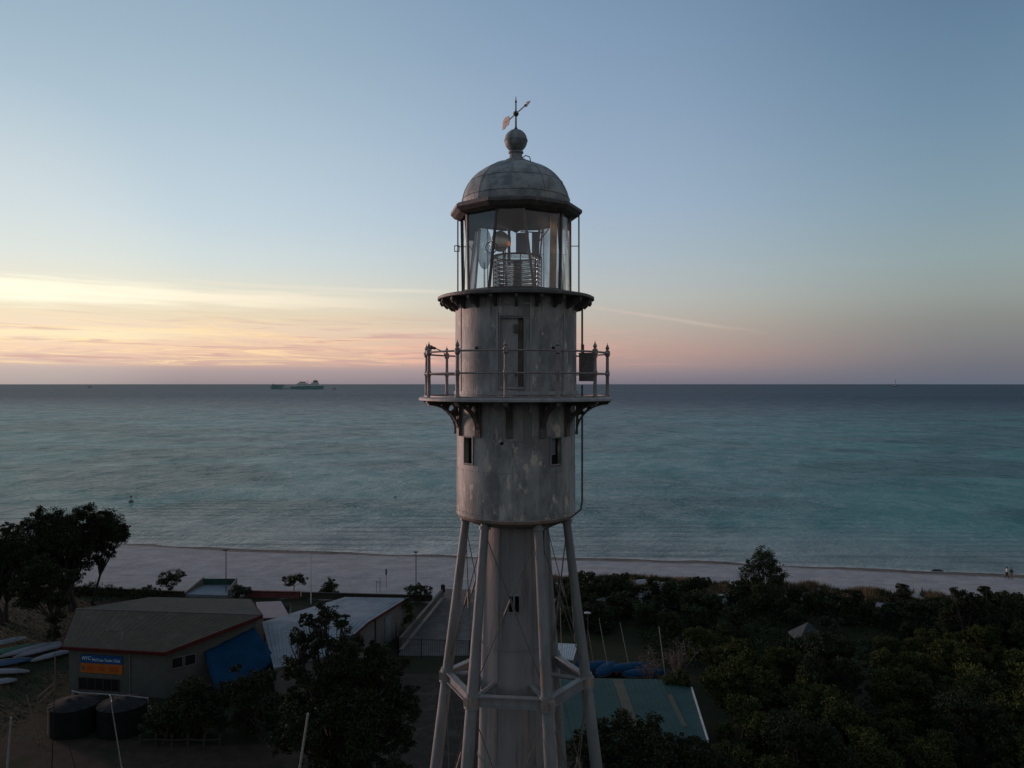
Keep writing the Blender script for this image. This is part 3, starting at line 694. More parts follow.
mb.tube([c + Vector((0.12, 0, 0)), c + Vector((0.30, 0.05, 0.0)), c + Vector((0.30, 0.05, -0.3))], 0.014, 5); mb.build('lens_ring', m_dark, LH)
mb = MB(); c = Vector((TX-0.68, TY-0.15, H+2.93)); mb.ball(c, 0.22, 18, 12, (0.75, 0.25, 2.05)); mb.tube([c - Vector((0, 0, 0.3)), c - Vector((0, 0, 1.0))], 0.018, 6); mb.build('side_lens', m_sidelens, LH, True)
mb = MB(); mb.box(Vector((TX+0.14, TY, H+3.08)), (0.28, 0.06, 0.42)); mb.box(Vector((TX+0.43, TY+0.05, H+3.05)), (0.16, 0.05, 0.55)); mb.build('control_panel', m_opticgrey, LH)
mb = MB(); mb.tube([Vector((TX+0.52, TY+0.1, H+2.7)), Vector((TX+0.58, TY+0.1, H+3.4))], 0.02, 6); mb.tube([Vector((TX+0.1, TY, H+3.32)), Vector((TX+0.6, TY+0.1, H+3.32))], 0.014, 6); mb.tube([Vector((TX+0.38, TY, H+2.95)), Vector((TX+0.72, TY+0.1, H+3.4))], 0.014, 6)
mb.build('optic_frame', m_rail, LH)
mb = MB(); c = Vector((TX-0.15, TY-0.16, H+3.03)); mb.ball(c, 0.036, 12, 8, (1, 1, 1.5))
m_glint = bpy.data.materials.new('sunset glint'); m_glint.use_nodes = True; b_ = m_glint.node_tree.nodes['Principled BSDF']
b_.inputs['Base Color'].default_value = (0.9, 0.25, 0.08, 1); b_.inputs['Emission Color'].default_value = (1.0, 0.33, 0.14, 1); b_.inputs['Emission Strength'].default_value = 0.22  # faint orange glow imitates the sunset reflected in the optic
mb.build('lamp', m_glint, LH, True)
# curtains drawn round the right-hand glass
def curtain(a0, a1, r_, m, n, amp, name='curtain'):
    mb = MB(); A = []; B = []
    for i in range(n+1):
        a = a0 + (a1-a0)*i/n; rr = r_ + amp*sin(i*1.9)
        A.append(tp(rr*(0.97), a, 1.97)); B.append(tp(rr, a, 3.58 - 0.10*abs(sin(i*0.35))))
    mb.quadstrip(A, B); return mb.build(name, m, LH, True)
curtain(41, 53, 1.08, m_curtain, 18, 0.02)

# -- legs, ring beams, struts and ties
def leg_r(z): return 1.09 + 0.1215*(-2.85 - z)
ZR = -6.40
for k in range(6):
    a = -36 + 60*k
    mb = MB(); mb.tube([tp(leg_r(z), a, z) for z in (-2.80, -4.5, ZR, -9, -15, ZB)], [0.088, 0.10, 0.118, 0.135, 0.16, 0.19], 14)
    for z, w_ in ((ZR-0.12, 0.155), (ZR+0.12, 0.15), (-2.97, 0.12)):
        mb.tube([tp(leg_r(z+0.03), a, z+0.03), tp(leg_r(z-0.03), a, z-0.03)], w_, 14)
    leg = mb.build('leg', m_leg, LH, True)
    mb = MB(); p = tp(leg_r(ZR), a, ZR)
    mb.tube([tp(leg_r(ZR+0.10), a, ZR+0.10), tp(leg_r(ZR-0.10), a, ZR-0.10)], 0.145, 14)
    for s_ in (-28, 0, 28): mb.box(tp(leg_r(ZR)+0.14*cos(R(s_)), a + 0, ZR) + Vector((cos(R(a)), sin(R(a)), 0))*0.14*sin(R(s_)), (0.07, 0.07, 0.16), rz=R(a))
    mb.build('leg_joint', m_rustpaint, leg, True)
    # ring beam between neighbouring legs (I section)
    p0 = tp(leg_r(ZR), a, ZR); p1 = tp(leg_r(ZR), a+60, ZR); d = (p1-p0).normalized(); nrm = Vector((d.y, -d.x, 0)); p0 = p0 + d*0.13; p1 = p1 - d*0.13
    mb = MB()
    for dz, hh, ww in ((0.0, 0.20, 0.03), (0.095, 0.025, 0.14), (-0.095, 0.025, 0.14)):
        mb.prism([p0 - nrm*ww/2 + Vector((0, 0, dz-hh/2)), p0 + nrm*ww/2 + Vector((0, 0, dz-hh/2)), p0 + nrm*ww/2 + Vector((0, 0, dz+hh/2)), p0 - nrm*ww/2 + Vector((0, 0, dz+hh/2))], p1-p0)
    mb.build('ring_beam', m_leg, LH)
    mb = MB(); mb.tube([tp(leg_r(ZR)-0.1, a, ZR+0.02), tp(col_r(ZR)-0.02, a, ZR+0.10)], 0.05, 8); mb.build('strut', m_leg, LH)
    # diagonal tie rods with turnbuckles, above and below the ring
    for (za, zb_) in ((-3.05, ZR+0.15), (ZR-0.15, -11.0)):
        for (b0, b1) in ((a, a+60), (a+60, a)):
            p0, p1 = tp(leg_r(za), b0, za), tp(leg_r(zb_), b1, zb_)
            mb = MB(); mb.tube([p0, p1], 0.010, 5); m1_ = p0.lerp(p1, 0.42); m2_ = p0.lerp(p1, 0.52); mb.tube([m1_, m2_], 0.026, 6)
            mb.build('tie_rod', m_brk, LH)

# ================================================================== TREES
m_leaf = mat('dark coastal foliage', (0.046,0.062,0.030), (0.030,0.044,0.021), 0.6, 0.75, island=0.45, spec=0.06)
m_leaf_g = mat('olive foliage', (0.062,0.074,0.023), (0.038,0.050,0.018), 0.5, 0.75, island=0.45, spec=0.06)
m_leaf_dk = mat('near black foliage', (0.037,0.047,0.027), (0.026,0.034,0.019), 0.6, 0.8, island=0.4, spec=0.06)
m_leaf_gy = mat('grey green foliage', (0.055,0.068,0.045), (0.035,0.045,0.03), 0.7, 0.8, island=0.4, spec=0.06)
m_bark = mat('rough bark', (0.055,0.045,0.038), (0.03,0.025,0.022), 4, 0.95, 0.5, 12)
m_bark_p = mat('pale bark', (0.17,0.13,0.12), (0.11,0.085,0.08), 4, 0.95, 0.4, 12)
m_drygrass = mat('dry dune grass', (0.30,0.21,0.135), (0.14,0.11,0.068), 0.5, 0.9, island=0.4, c3=(0.05,0.055,0.025), s3=0.25, k3=(0.44,0.56), spec=0.06)

def leaf_verts(cs, size, rg, flat=0.0):
    n = len(cs)
    d = rg.normal(size=(n, 3)); d /= np.linalg.norm(d, axis=1)[:, None]
    e = rg.normal(size=(n, 3)); e -= (e*d).sum(1)[:, None]*d; e /= np.linalg.norm(e, axis=1)[:, None]
    s = size*rg.uniform(0.6, 1.5, n)[:, None]
    v = np.stack([cs - d*s*0.6, cs + e*s*0.33, cs + d*s*0.6, cs - e*s*0.33], 1).reshape(-1, 3)
    q = np.arange(4*n, dtype=np.int32).reshape(-1, 4); return v, q
def crown_points(blobs, n, rg, clump=0.30, gap=0.25):
    n = int(n*1.7); out = []; tot = sum(b[1]**2 for b in blobs)
    for c, r in blobs:
        k = max(30, int(n*r*r/tot)); m = max(7, int(16 + 12*r)); 
        dirs = rg.normal(size=(m, 3)); dirs /= np.linalg.norm(dirs, axis=1)[:, None]; dirs[:, 2] = dirs[:, 2]*0.85 + 0.1
        cc = np.array(c)[None] + dirs*(r*rg.uniform(0.15, 1.0, m)**0.6)[:, None]
        w_ = rg.uniform(0.2, 1.0, m); idx = rg.choice(m, k, p=w_/w_.sum())
        cr = r*clump*1.25*rg.uniform(0.6, 1.25, m)
        g_ = rg.normal(size=(k, 3)); g_ /= np.maximum(1e-3, np.linalg.norm(g_, axis=1))[:, None]
        out.append(cc[idx] + g_*(cr[idx]*rg.uniform(0, 1, k)**0.45)[:, None]*np.array([1, 1, 0.7])[None])
    return np.concatenate(out)
def build_tree(name, label, cat, base, blobs, n=6000, leaf=0.22, seed=1, m=None, trunk_r=0.22, fork=0.35, bark=None, group=None, twigs=5, stems=1, clump=0.30):
    rg = np.random.default_rng(seed); rd = random.Random(seed)
    base = Vector(base); root = thing(name, label, cat, base, group)
    pts = crown_points([((Vector(c)-base)[:], r) for c, r in blobs], n, rg, clump)
    v, q = leaf_verts(pts, leaf, rg); me = np_mesh('crown', v, q); me.materials.append(m or m_leaf)
    o = bpy.data.objects.new('crown', me); COL.objects.link(o); o.parent = root
    mb = MB(); cz = sum(b[0][2] for b in blobs)/len(blobs)
    cen = sum((Vector(b[0]) for b in blobs), Vector())/len(blobs)
    for s_ in range(stems):
        off_ = Vector((rd.uniform(-1, 1), rd.uniform(-1, 1), 0))*(0.5 if stems > 1 else 0.0)*trunk_r*6
        fk = base + (cen - base)*fork + Vector((rd.uniform(-.2, .2), rd.uniform(-.2, .2), 0)); fk.z = base.z + (cen.z-base.z)*fork
        mb.tube([base + off_ - Vector((0, 0, 0.1)), base.lerp(fk, 0.5) + off_*0.8 + Vector((rd.uniform(-.15, .15), 0, 0)), fk + off_], [trunk_r, trunk_r*0.8, trunk_r*0.68], 8)
        for i, (c, r) in enumerate(blobs):
            if stems > 1 and i % stems != s_: continue
            c = Vector(c); mid_ = fk.lerp(c, 0.5) + Vector((rd.uniform(-.3, .3), rd.uniform(-.3, .3), rd.uniform(-.1, .3)))*r*0.3 + off_*0.5
            mb.tube([fk + off_, mid_, c], [trunk_r*0.5, trunk_r*0.36, trunk_r*0.15], 6)
            for t in range(twigs):
                e = c + Vector((rd.gauss(0, 1), rd.gauss(0, 1), rd.gauss(0.2, 0.8))).normalized()*r*0.85
                mb.tube([mid_.lerp(c, rd.uniform(0.1, 1.0)), mid_.lerp(e, 0.6), e], [trunk_r*0.16, trunk_r*0.10, 0.012], 4, cap=False)
    mb.build('trunk', bark or m_bark, root, True)
    return root
def px_blobs(lst, d, seed=0, deep=0.8):
    rd = random.Random(seed); out = []
    for px, py, r in lst:
        rr = r*d/F; c = pd(px, py, d + rd.uniform(-1, 1)*rr*deep); out.append((tuple(c), rr))
    return out

# the big wind-shaped trees on the left
build_tree('coastal_tree', 'slender dark tree on the right of the left-hand tree group, leaning trunk over the sand', 'tree', gp(92, 604),
    px_blobs([(112,527,13),(121,537,9),(104,518,11),(104,540,11),(92,532,13),(110,552,7),(99,560,6),(125,527,5),(114,538,11),(104,530,12),(98,545,11)], 96, 3), 13000, 0.155, 11, m_leaf_dk, 0.20, 0.42, twigs=9)
build_tree('coastal_tree', 'broad dark tree with flat-topped crown, tallest in the left-hand tree group', 'tree', gp(74, 610),
    px_blobs([(85,513,12),(72,520,15),(52,523,16),(36,532,15),(64,540,20),(86,535,14),(45,550,18),(70,560,15),(30,555,15),(95,520,8),(40,515,9),(60,530,16),(78,548,17),(50,545,19),(28,550,17),(60,562,17),(38,570,16),(85,560,12)], 94, 4), 38000, 0.165, 12, m_leaf_dk, 0.28, 0.30, stems=3, twigs=6)
build_tree('coastal_tree', 'dark tree at the left edge of the photo with low spreading crown', 'tree', gp(8, 622),
    px_blobs([(5,550,18),(-14,545,20),(20,560,16),(-5,570,18),(12,535,11),(-25,565,20),(28,575,10),(8,528,6),(0,560,20),(18,552,17),(15,575,17),(-10,585,16),(5,590,12)], 88, 5), 24000, 0.165, 13, m_leaf_dk, 0.28, 0.30, stems=2, twigs=6)
build_tree('coastal_tree', 'dark bushy tree nearest the lawn in the left-hand tree group, foliage down its trunk', 'tree', gp(54, 646),
    px_blobs([(40,572,17),(60,580,14),(25,585,14),(52,600,9),(56,618,8),(53,634,8),(75,578,9),(45,588,15),(30,600,12),(62,600,10)], 81.5, 6), 13000, 0.165, 14, m_leaf_dk, 0.24, 0.45, twigs=6)

# foreground tree below the lighthouse
build_tree('foreground_tree', 'large near-black leafy tree in front of the pale metal roof, tallest of the near trees', 'tree', (-11.2, 49.5, 0),
    px_blobs([(325,615,13),(308,622,9),(342,622,9),(316,640,18),(350,645,18),(295,636,9),(375,655,14),(395,672,13),(300,668,20),(338,680,30),(380,695,24),(408,700,13),(412,690,7),
              (295,705,18),(315,725,30),(360,735,32),(400,740,20),(285,740,18),(335,770,34),(390,778,26),(300,785,24),(405,662,6),(345,665,24),(320,700,26),(355,710,34),(375,665,18),(395,715,24),(345,745,36)], 49.5, 8, 0.8), 52000, 0.14, 21, m_leaf_dk, 0.26, 0.3, stems=2, twigs=7, clump=0.26)
# shrubs by the clubhouse
build_tree('clubhouse_shrub', 'dark shrub in front of the blue canvas, touching the large near-black tree', 'shrub', gp(258, 738),
    px_blobs([(258,685,17),(240,697,17),(268,705,18),(250,720,20),(272,725,12),(235,668,6),(228,690,11)], 60, 9), 8000, 0.16, 22, m_leaf_dk, 0.12, 0.25, stems=2)
build_tree('clubhouse_shrub', 'dark shrub below the window pair of the brown-roofed clubhouse', 'shrub', gp(200, 742),
    px_blobs([(205,700,18),(190,690,13),(215,716,18),(188,712,18),(200,728,14)], 60, 10), 6500, 0.16, 23, m_leaf_dk, 0.12, 0.25, stems=2)
build_tree('clubhouse_shrub', 'low dark shrub against the right-hand water tank', 'shrub', gp(165, 744),
    px_blobs([(165,712,15),(155,725,13),(174,726,13),(176,698,8)], 60, 11), 4500, 0.16, 24, m_leaf, 0.10, 0.25, stems=2)
# small trees against the beach
def small(px, yb, lst, label, seed, m=None, n=1800, leaf=0.15, tr=0.07, fork=0.45):
    d = gp(px, yb).y; return build_tree('beach_shrub', label, 'shrub', gp(px, yb), px_blobs(lst, d, seed), n, leaf, seed, m or m_leaf, tr, fork, twigs=3)
small(170, 592, [(165,579,8),(175,576,8),(182,575,5),(172,584,8),(160,583,4)], 'small round bush against the sand, left of the green-panelled beach platform', 31)
small(294, 592, [(288,581,6),(296,578,6),(303,581,5),(291,584,4)], 'little flat-topped tree with bare stem against the sand behind the pale metal roof', 32, n=1300)
small(329, 596, [(329,586,8),(326,591,7),(333,590,7)], 'low round bush by the dark seawall, right of the white flagpole', 33)
small(418, 602, [(410,590,6),(420,588,6),(428,590,5),(416,595,7),(424,596,6)], 'clipped dark bush at the top of the sloping concrete wall', 34)
small(402, 632, [(395,612,9),(405,606,9),(398,624,9),(408,618,7)], 'dark leafy shrub beside the pale roof corner, below the concrete wall', 35, n=2500)
small(243, 602, [(240,590,7),(246,592,6),(236,595,5)], 'grey shrub at the right wall of the beach platform', 36, m_leaf_gy)
small(100, 602, [(92,590,9),(106,592,8),(118,593,7),(80,592,7)], 'low dark hedge below the slender leaning tree', 37, n=2400)
small(150, 602, [(145,593,8),(156,594,7),(135,595,7)], 'low dark bush behind the far edge of the brown roof', 38)
# right-hand landmark trees
build_tree('coastal_tree', 'tall slim tree with an open round top rising against the sand, right of the lighthouse', 'tree', (29.6, 92.0, 0),
    px_blobs([(764,556,11),(752,566,9),(773,568,9),(760,575,11),(747,580,7),(778,580,7),(758,597,12),(772,603,14),(745,606,11),(785,615,12),(757,622,16),(764,562,13),(750,575,12),(775,578,12),(762,590,14),(740,620,13),(775,622,16),(800,622,12),(730,628,12),(762,634,18),(745,640,14),(780,638,15),(752,606,14),(768,612,15)], 92, 41), 17000, 0.16, 41, m_leaf, 0.15, 0.5, twigs=6)
build_tree('coastal_tree', 'ragged dark tree with two tufted tops against the sand near the right edge', 'tree', gp(965, 660),
    px_blobs([(962,597,9),(953,590,4),(975,603,9),(985,606,6),(955,610,12),(970,620,17),(950,628,14),(990,625,10)], 78, 42), 6500, 0.17, 42, m_leaf_dk, 0.16, 0.45, twigs=6)
build_tree('coastal_tree', 'dark low tree with flat crown at the far right edge, beside the tufted tree', 'tree', gp(1012, 658),
    px_blobs([(1005,602,8),(1018,606,8),(1010,618,14),(1030,612,14),(1000,632,14),(1025,632,16)], 78, 43), 5500, 0.17, 43, m_leaf_dk, 0.14, 0.4, twigs=4)
build_tree('garden_tree', 'rounded near-black tree in front of the green roof, just right of the lighthouse legs', 'tree', (6.2, 47.5, 0),
    px_blobs([(600,735,17),(625,729,18),(650,733,18),(585,752,20),(615,755,26),(650,757,26),(672,745,14),(640,780,28),(600,785,28)], 47.5, 44), 15000, 0.15, 44, m_leaf_dk, 0.2, 0.3, stems=2)
build_tree('garden_tree', 'dark tree right of the near-black one, covering the lower end of the green roof', 'tree', (11.8, 47, 0),
    px_blobs([(690,752,16),(712,758,16),(700,775,22),(680,775,18),(725,772,16)], 47, 45), 6500, 0.15, 45, m_leaf_dk, 0.17, 0.3)
build_tree('garden_tree', 'olive bush growing over the top right corner of the green roof', 'tree', (11.8, 63.0, 0),
    px_blobs([(672,683,11),(660,690,6),(683,679,8),(688,688,6)], 62.2, 46), 2600, 0.14, 46, m_leaf_g, 0.10, 0.5)
build_tree('dune_bush', 'dark bush partly hiding the front of the small pyramid-roofed shelter', 'bush', (27.9, 72.5, 0),
    px_blobs([(800,648,10),(812,652,12),(788,650,9),(825,650,10),(803,662,14),(822,664,12)], 72.5, 47), 7000, 0.14, 47, m_leaf, 0.10, 0.4, stems=2)
# bare pale shrubs
def bare(px, yb, w_, h_, label, seed):
    b0 = gp(px, yb); rd = random.Random(seed); root = thing('bare_shrub', label, 'shrub', b0); mb = MB(); tips = []
    for i in range(14):
        d = Vector((rd.uniform(-w_, w_), rd.uniform(-w_, w_), h_*rd.uniform(0.6, 1.0))); mid_ = b0 + d*0.5 + Vector((rd.uniform(-.2, .2), 0, 0.15)); e = b0 + d
        mb.tube([b0, mid_, e], [0.045, 0.03, 0.01], 5, cap=False)
        for t in range(7):
            s0 = mid_.lerp(e, rd.random()); e2 = s0 + Vector((rd.uniform(-.6, .6), rd.uniform(-.6, .6), rd.uniform(-.2, .6))); mb.tube([s0, e2], [0.018, 0.006], 4, cap=False); tips.append(e2 - b0)
    mb.build('branch', m_bark_p, root)
    rg = np.random.default_rng(seed); cs = np.array([t[:] for t in tips]).repeat(6, 0) + rg.normal(size=(len(tips)*6, 3))*0.12
    v, q = leaf_verts(cs, 0.09, rg); me = np_mesh('crown', v, q); me.materials.append(m_bark_p); o = bpy.data.objects.new('crown', me); COL.objects.link(o); o.parent = root
bare(650, 688, 1.0, 3.0, 'pale pinkish twiggy shrub behind the green roof, nearer the blue covered boats', 51)
bare(678, 682, 1.5, 3.6, 'pale pinkish bare tree behind the green roof, nearer the olive bush', 52)

# thicket trees: a few crowns built once and copied
protos = []
for i, (mm, hh, seed) in enumerate(((m_leaf_g, 6.6, 61), (m_leaf, 6.0, 62), (m_leaf_dk, 7.0, 63), (m_leaf_g, 5.4, 64))):
    rd = random.Random(seed); bl = [((rd.uniform(-1.7, 1.7), rd.uniform(-1.7, 1.7), hh*rd.uniform(0.42, 0.86)), rd.uniform(0.75, 1.35)) for _ in range(13)]
    bl += [((rd.uniform(-2.3, 2.3), rd.uniform(-2.3, 2.3), hh*rd.uniform(0.25, 0.5)), rd.uniform(0.8, 1.2)) for _ in range(6)]
    protos.append(build_tree('thicket_tree', 'dense bushy tree', 'tree', (0, 0, 0), bl, 19000, 0.14, seed, mm, 0.15, 0.3, twigs=3, stems=2))
rd = random.Random(77); spots = []
THL = {0: 'olive green leafy tree in the dense thicket at the lower right', 1: 'dark green tree in the dense thicket at the lower right',
       2: 'near-black tree in the dense thicket at the lower right', 3: 'low olive tree in the dense thicket at the lower right'}
for row, (yy, n_, sc, x0) in enumerate(((49, 8, 0.98, 14.5), (54.5, 8, 1.0, 16.5), (60.5, 9, 0.96, 17.2), (67, 9, 0.88, 19.0), (73.5, 10, 0.76, 17.5))):
    for k in range(n_):
        x = x0 + k*4.6 + rd.uniform(-1.1, 1.1) + (row % 2)*0.8; y = yy + rd.uniform(-2, 2)
        if x > y*0.66 + 7: continue
        if 25.5 < x < 33.0 and 68 < y < 79: continue
        s_ = sc*rd.uniform(0.82, 1.12); w_ = rd.choices((0, 1, 2, 3), (3, 2, 2, 2))[0]
        spots.append((x, y, s_, w_))
for w_ in range(4):
    first = True
    for (x, y, s_, k) in [q for q in spots if q[3] == w_]:
        if first:
            o = protos[w_]; o.location = (x, y, 0); o.scale = (s_,)*3; o['label'] = THL[w_]; o['group'] = THL[w_].split(' in ')[0] + 's in the lower right thicket'; first = False
        else: dup(protos[w_], (x, y, 0), rd.uniform(0, 6.28), s_*rd.uniform(0.95, 1.05))
# scrub belt between thicket and beach
sprotos = []
for i, (mm, seed) in enumerate(((m_leaf_dk, 71), (m_leaf, 72), (m_leaf_gy, 73))):
    rd2 = random.Random(seed); bl = [((rd2.uniform(-1.2, 1.2), rd2.uniform(-1.2, 1.2), rd2.uniform(0.6, 2.3)), rd2.uniform(0.45, 0.9)) for _ in range(10)]
    sprotos.append(build_tree('dune_shrub', 'x', 'shrub', (0, 0, 0), bl, 3600, 0.15, seed, mm, 0.07, 0.3, twigs=2))
SHL = ['near-black shrub in the scrub belt between the boat yard and the sand', 'dark green shrub in the scrub belt between the boat yard and the sand', 'grey-green shrub in the scrub belt between the boat yard and the sand']
sp2 = []
for x in np.arange(5.0, 76, 2.3):
    for s_in in (21.5, 25, 28.5, 32, 36, 40.5):
        xx = x + rd.uniform(-1, 1); y = float(shore(xx)) - s_in + rd.uniform(-1.3, 1.3)
        if y < 72 or xx > y*0.68 + 3: continue
        if xx < 22 and y < 76.5: continue
        pr_ = (0.14 if s_in < 23 else 0.40 if s_in < 27 else 0.9) if xx < 24 else (0.0 if s_in < 27 else 0.22 if s_in < 31 else 0.75)
        if 25.5 < xx < 34.0 and y < 90: pr_ *= 0.2
        if rd.random() > pr_: continue
        sp2.append((xx, y, rd.uniform(0.65, 1.05)*(0.62 if s_in < 23 else 0.85 if s_in < 27 else 1.12), rd.choices((0, 1, 2), (4, 4, 1))[0]))
for w_ in range(3):
    first = True
    for (x, y, s_, k) in [q for q in sp2 if q[3] == w_]:
        zz = float(land_z(np.array([x]), np.array([y]))[0]) - 0.05
        if first:
            o = sprotos[w_]; o.location = (x, y, zz); o.scale = (s_,)*3; o['label'] = SHL[w_]; o['group'] = SHL[w_].split(' in ')[0] + 's in the scrub belt by the sand'; first = False
        else: dup(sprotos[w_], (x, y, zz), rd.uniform(0, 6.28), (s_*rd.uniform(.9, 1.2), s_*rd.uniform(.9, 1.2), s_))
# dune grass (uncountable)
rg = np.random.default_rng(9)
n_ = 17000; gx = rg.uniform(5, 76, n_); s_in = 17.2 + np.abs(rg.normal(0, 4.6, n_)) + 1.0*np.sin(gx*0.35)+ 0.8*np.sin(gx*0.9+1) + 3.2*smooth((gx-20)/12); gy = shore(gx) - s_in
keep = (wob(gx*0.9, gy*0.9) + rg.uniform(-0.5, 0.5, n_) > -0.15); gx, gy = gx[keep], gy[keep]; gz = land_z(gx, gy)
vs = []; 
k = 7; bx = np.repeat(gx, k) + rg.normal(0, 0.12, len(gx)*k); by = np.repeat(gy, k) + rg.normal(0, 0.12, len(gx)*k); bz = np.repeat(gz, k)
hh = rg.uniform(0.25, 0.95, len(bx)); lean = rg.normal(0, 0.25, (len(bx), 2)); wd = rg.uniform(-1, 1, (len(bx), 2)); wd /= np.linalg.norm(wd, axis=1)[:, None]; wd *= 0.05
b0 = np.stack([bx - wd[:, 0], by - wd[:, 1], bz-0.05], 1); b1 = np.stack([bx + wd[:, 0], by + wd[:, 1], bz-0.05], 1); t_ = np.stack([bx + lean[:, 0]*hh, by + lean[:, 1]*hh, bz + hh], 1)
v = np.stack([b0, b1, t_], 1).reshape(-1, 3); q = np.arange(len(v), dtype=np.int32).reshape(-1, 3)
me = np_mesh('dune_grass', v, q); me.materials.append(m_drygrass); o = bpy.data.objects.new('dune_grass', me); COL.objects.link(o)
tag(o, 'tawny dry dune grass fringing the scrub along the sand', 'grass', kind='stuff')
# undergrowth filling the thicket floor
n_ = 60000; ux = rg.uniform(13.5, 62, n_); uy = rg.uniform(45, 92, n_); kp = (ux < uy*0.68+4) & ~((ux < 21) & (uy < 75) & (uy > 52)) & ~((ux > 26.5) & (ux < 32.5) & (uy > 66) & (uy < 80)); ux, uy = ux[kp], uy[kp]
uz = rg.uniform(0, 1.0, len(ux))*(0.8 + 0.6*wob(ux*0.5, uy*0.5)).clip(0.2, 1.8)
v, q = leaf_verts(np.stack([ux, uy, uz], 1), 0.24, rg); me = np_mesh('undergrowth', v, q); me.materials.append(m_leaf); o = bpy.data.objects.new('undergrowth', me); COL.objects.link(o)
tag(o, 'dark low undergrowth filling the ground beneath the thicket trees', 'undergrowth', kind='stuff')
# rough lawn blades on the left
n_ = 26000; lx = rg.uniform(-70, -36, n_); ly = rg.uniform(60.5, 100, n_); kp = (lx < -40 - (ly-66)*0.1); lx, ly = lx[kp], ly[kp]
m_lawn = mat('lawn blades', (0.017,0.029,0.010), (0.011,0.019,0.007), 0.4, 0.9, island=0.4, spec=0.06)
bw = rg.uniform(-1, 1, (len(lx), 2))*0.06; hh = rg.uniform(0.03, 0.10, len(lx))
v = np.stack([np.stack([lx-bw[:, 0], ly-bw[:, 1], lx*0], 1), np.stack([lx+bw[:, 0], ly+bw[:, 1], lx*0], 1), np.stack([lx+bw[:, 1], ly, hh], 1)], 1).reshape(-1, 3)
q = np.arange(len(v), dtype=np.int32).reshape(-1, 3); me = np_mesh('lawn_grass', v, q); me.materials.append(m_lawn); o = bpy.data.objects.new('lawn_grass', me); COL.objects.link(o)
tag(o, 'short rough lawn grass round the beached boats on the left', 'grass', kind='stuff')

# ================================================================== BUILDINGS
m_roofA = mat('brown sheet roof', (0.105,0.090,0.067), (0.080,0.070,0.053), 1.2, 0.9, 0.15, 6, spec=0.15, c3=(0.13,0.12,0.10), s3=0.5)
m_fascia = mat('dark red fascia', (0.095,0.020,0.018), (0.065,0.015,0.014), 3, 0.7, spec=0.15)
m_wallA = mat('grey green wall', (0.095,0.10,0.088), (0.072,0.077,0.068), 1.5, 0.85, 0.2, 10)
m_canvas = mat('blue canvas', (0.002,0.046,0.105), (0.0015,0.032,0.078), 0.9, 0.8, 0.5, 2, spec=0.15)
m_roofB = mat('pale blue grey sheet roof', (0.17,0.215,0.245), (0.11,0.14,0.165), 0.8, 0.65, 0.1, 5, c3=(0.14,0.17,0.20), s3=0.45, k3=(0.55,0.68))
m_wallB = mat('beige wall', (0.15,0.14,0.13), (0.12,0.112,0.10), 1.5, 0.85)
m_pink = mat('pink grey roof', (0.24,0.19,0.205), (0.20,0.155,0.17), 1, 0.7)
m_teal = mat('teal sheet roof', (0.040,0.088,0.080), (0.030,0.070,0.064), 0.8, 0.7, 0.1, 5, spec=0.12, c3=(0.055,0.09,0.075), s3=0.6)
m_beige = mat('skylight sheet', (0.10,0.092,0.058), (0.075,0.07,0.045), 1, 0.6, spec=0.15)
m_canvg = mat('grey shelter roof', (0.048,0.066,0.072), (0.036,0.050,0.055), 2, 0.8, spec=0.1)
m_white = mat('white paint', (0.55,0.56,0.56), (0.42,0.43,0.43), 3, 0.5)
m_conc = mat('weathered concrete', (0.125,0.112,0.098), (0.08,0.073,0.065), 1.5, 0.9, 0.4, 10, c3=(0.08,0.075,0.065), s3=0.8)
m_redwall = mat('dull red boards', (0.17,0.05,0.045), (0.10,0.035,0.032), 1.5, 0.8)
m_timber = mat('dark weathered timber', (0.05,0.04,0.032), (0.03,0.025,0.02), 2, 0.9, 0.3, 10)
m_green = mat('dark green panel', (0.014,0.060,0.045), (0.010,0.045,0.034), 2, 0.7)
m_winglass = mat('dark window glass', (0.012,0.014,0.017), (0.018,0.02,0.024), 2, 0.12)
m_signb = mat('blue sign panel', (0.0,0.065,0.235), (0.0,0.058,0.21), 2, 0.5)
m_signo = mat('orange sign panel', (0.40,0.115,0.010), (0.36,0.10,0.008), 2, 0.5)
m_signo2 = mat('deep orange print', (0.36,0.065,0.006), (0.33,0.06,0.006), 2, 0.5)
m_signw = mat('pale sign lettering', (0.42,0.58,0.70), (0.38,0.54,0.66), 2, 0.5)
m_tank = mat('dark green tank', (0.014,0.016,0.0155), (0.009,0.011,0.010), 2, 0.8, spec=0.08)
m_tanktop = mat('weathered tank lid', (0.022,0.024,0.026), (0.012,0.014,0.015), 2, 0.85, spec=0.08, c3=(0.034,0.030,0.026), s3=1.2)
m_pipe = mat('pale grey pipe', (0.22,0.225,0.225), (0.15,0.155,0.155), 3, 0.5)
m_pole = mat('bare aluminium mast', (0.36,0.36,0.35), (0.27,0.27,0.26), 5, 0.45, metal=0.2)
m_wood = mat('tan wooden pole', (0.20,0.14,0.10), (0.14,0.10,0.07), 5, 0.8)
m_blk = mat('black steel', (0.012,0.012,0.013), (0.02,0.02,0.02), 5, 0.5)
m_hullw = mat('white hull', (0.22,0.24,0.275), (0.15,0.17,0.20), 1, 0.5)
m_hullg = mat('green hull', (0.03,0.13,0.085), (0.02,0.10,0.065), 1, 0.4)
m_hullb = mat('blue hull', (0.012,0.06,0.13), (0.01,0.05,0.11), 1, 0.4)

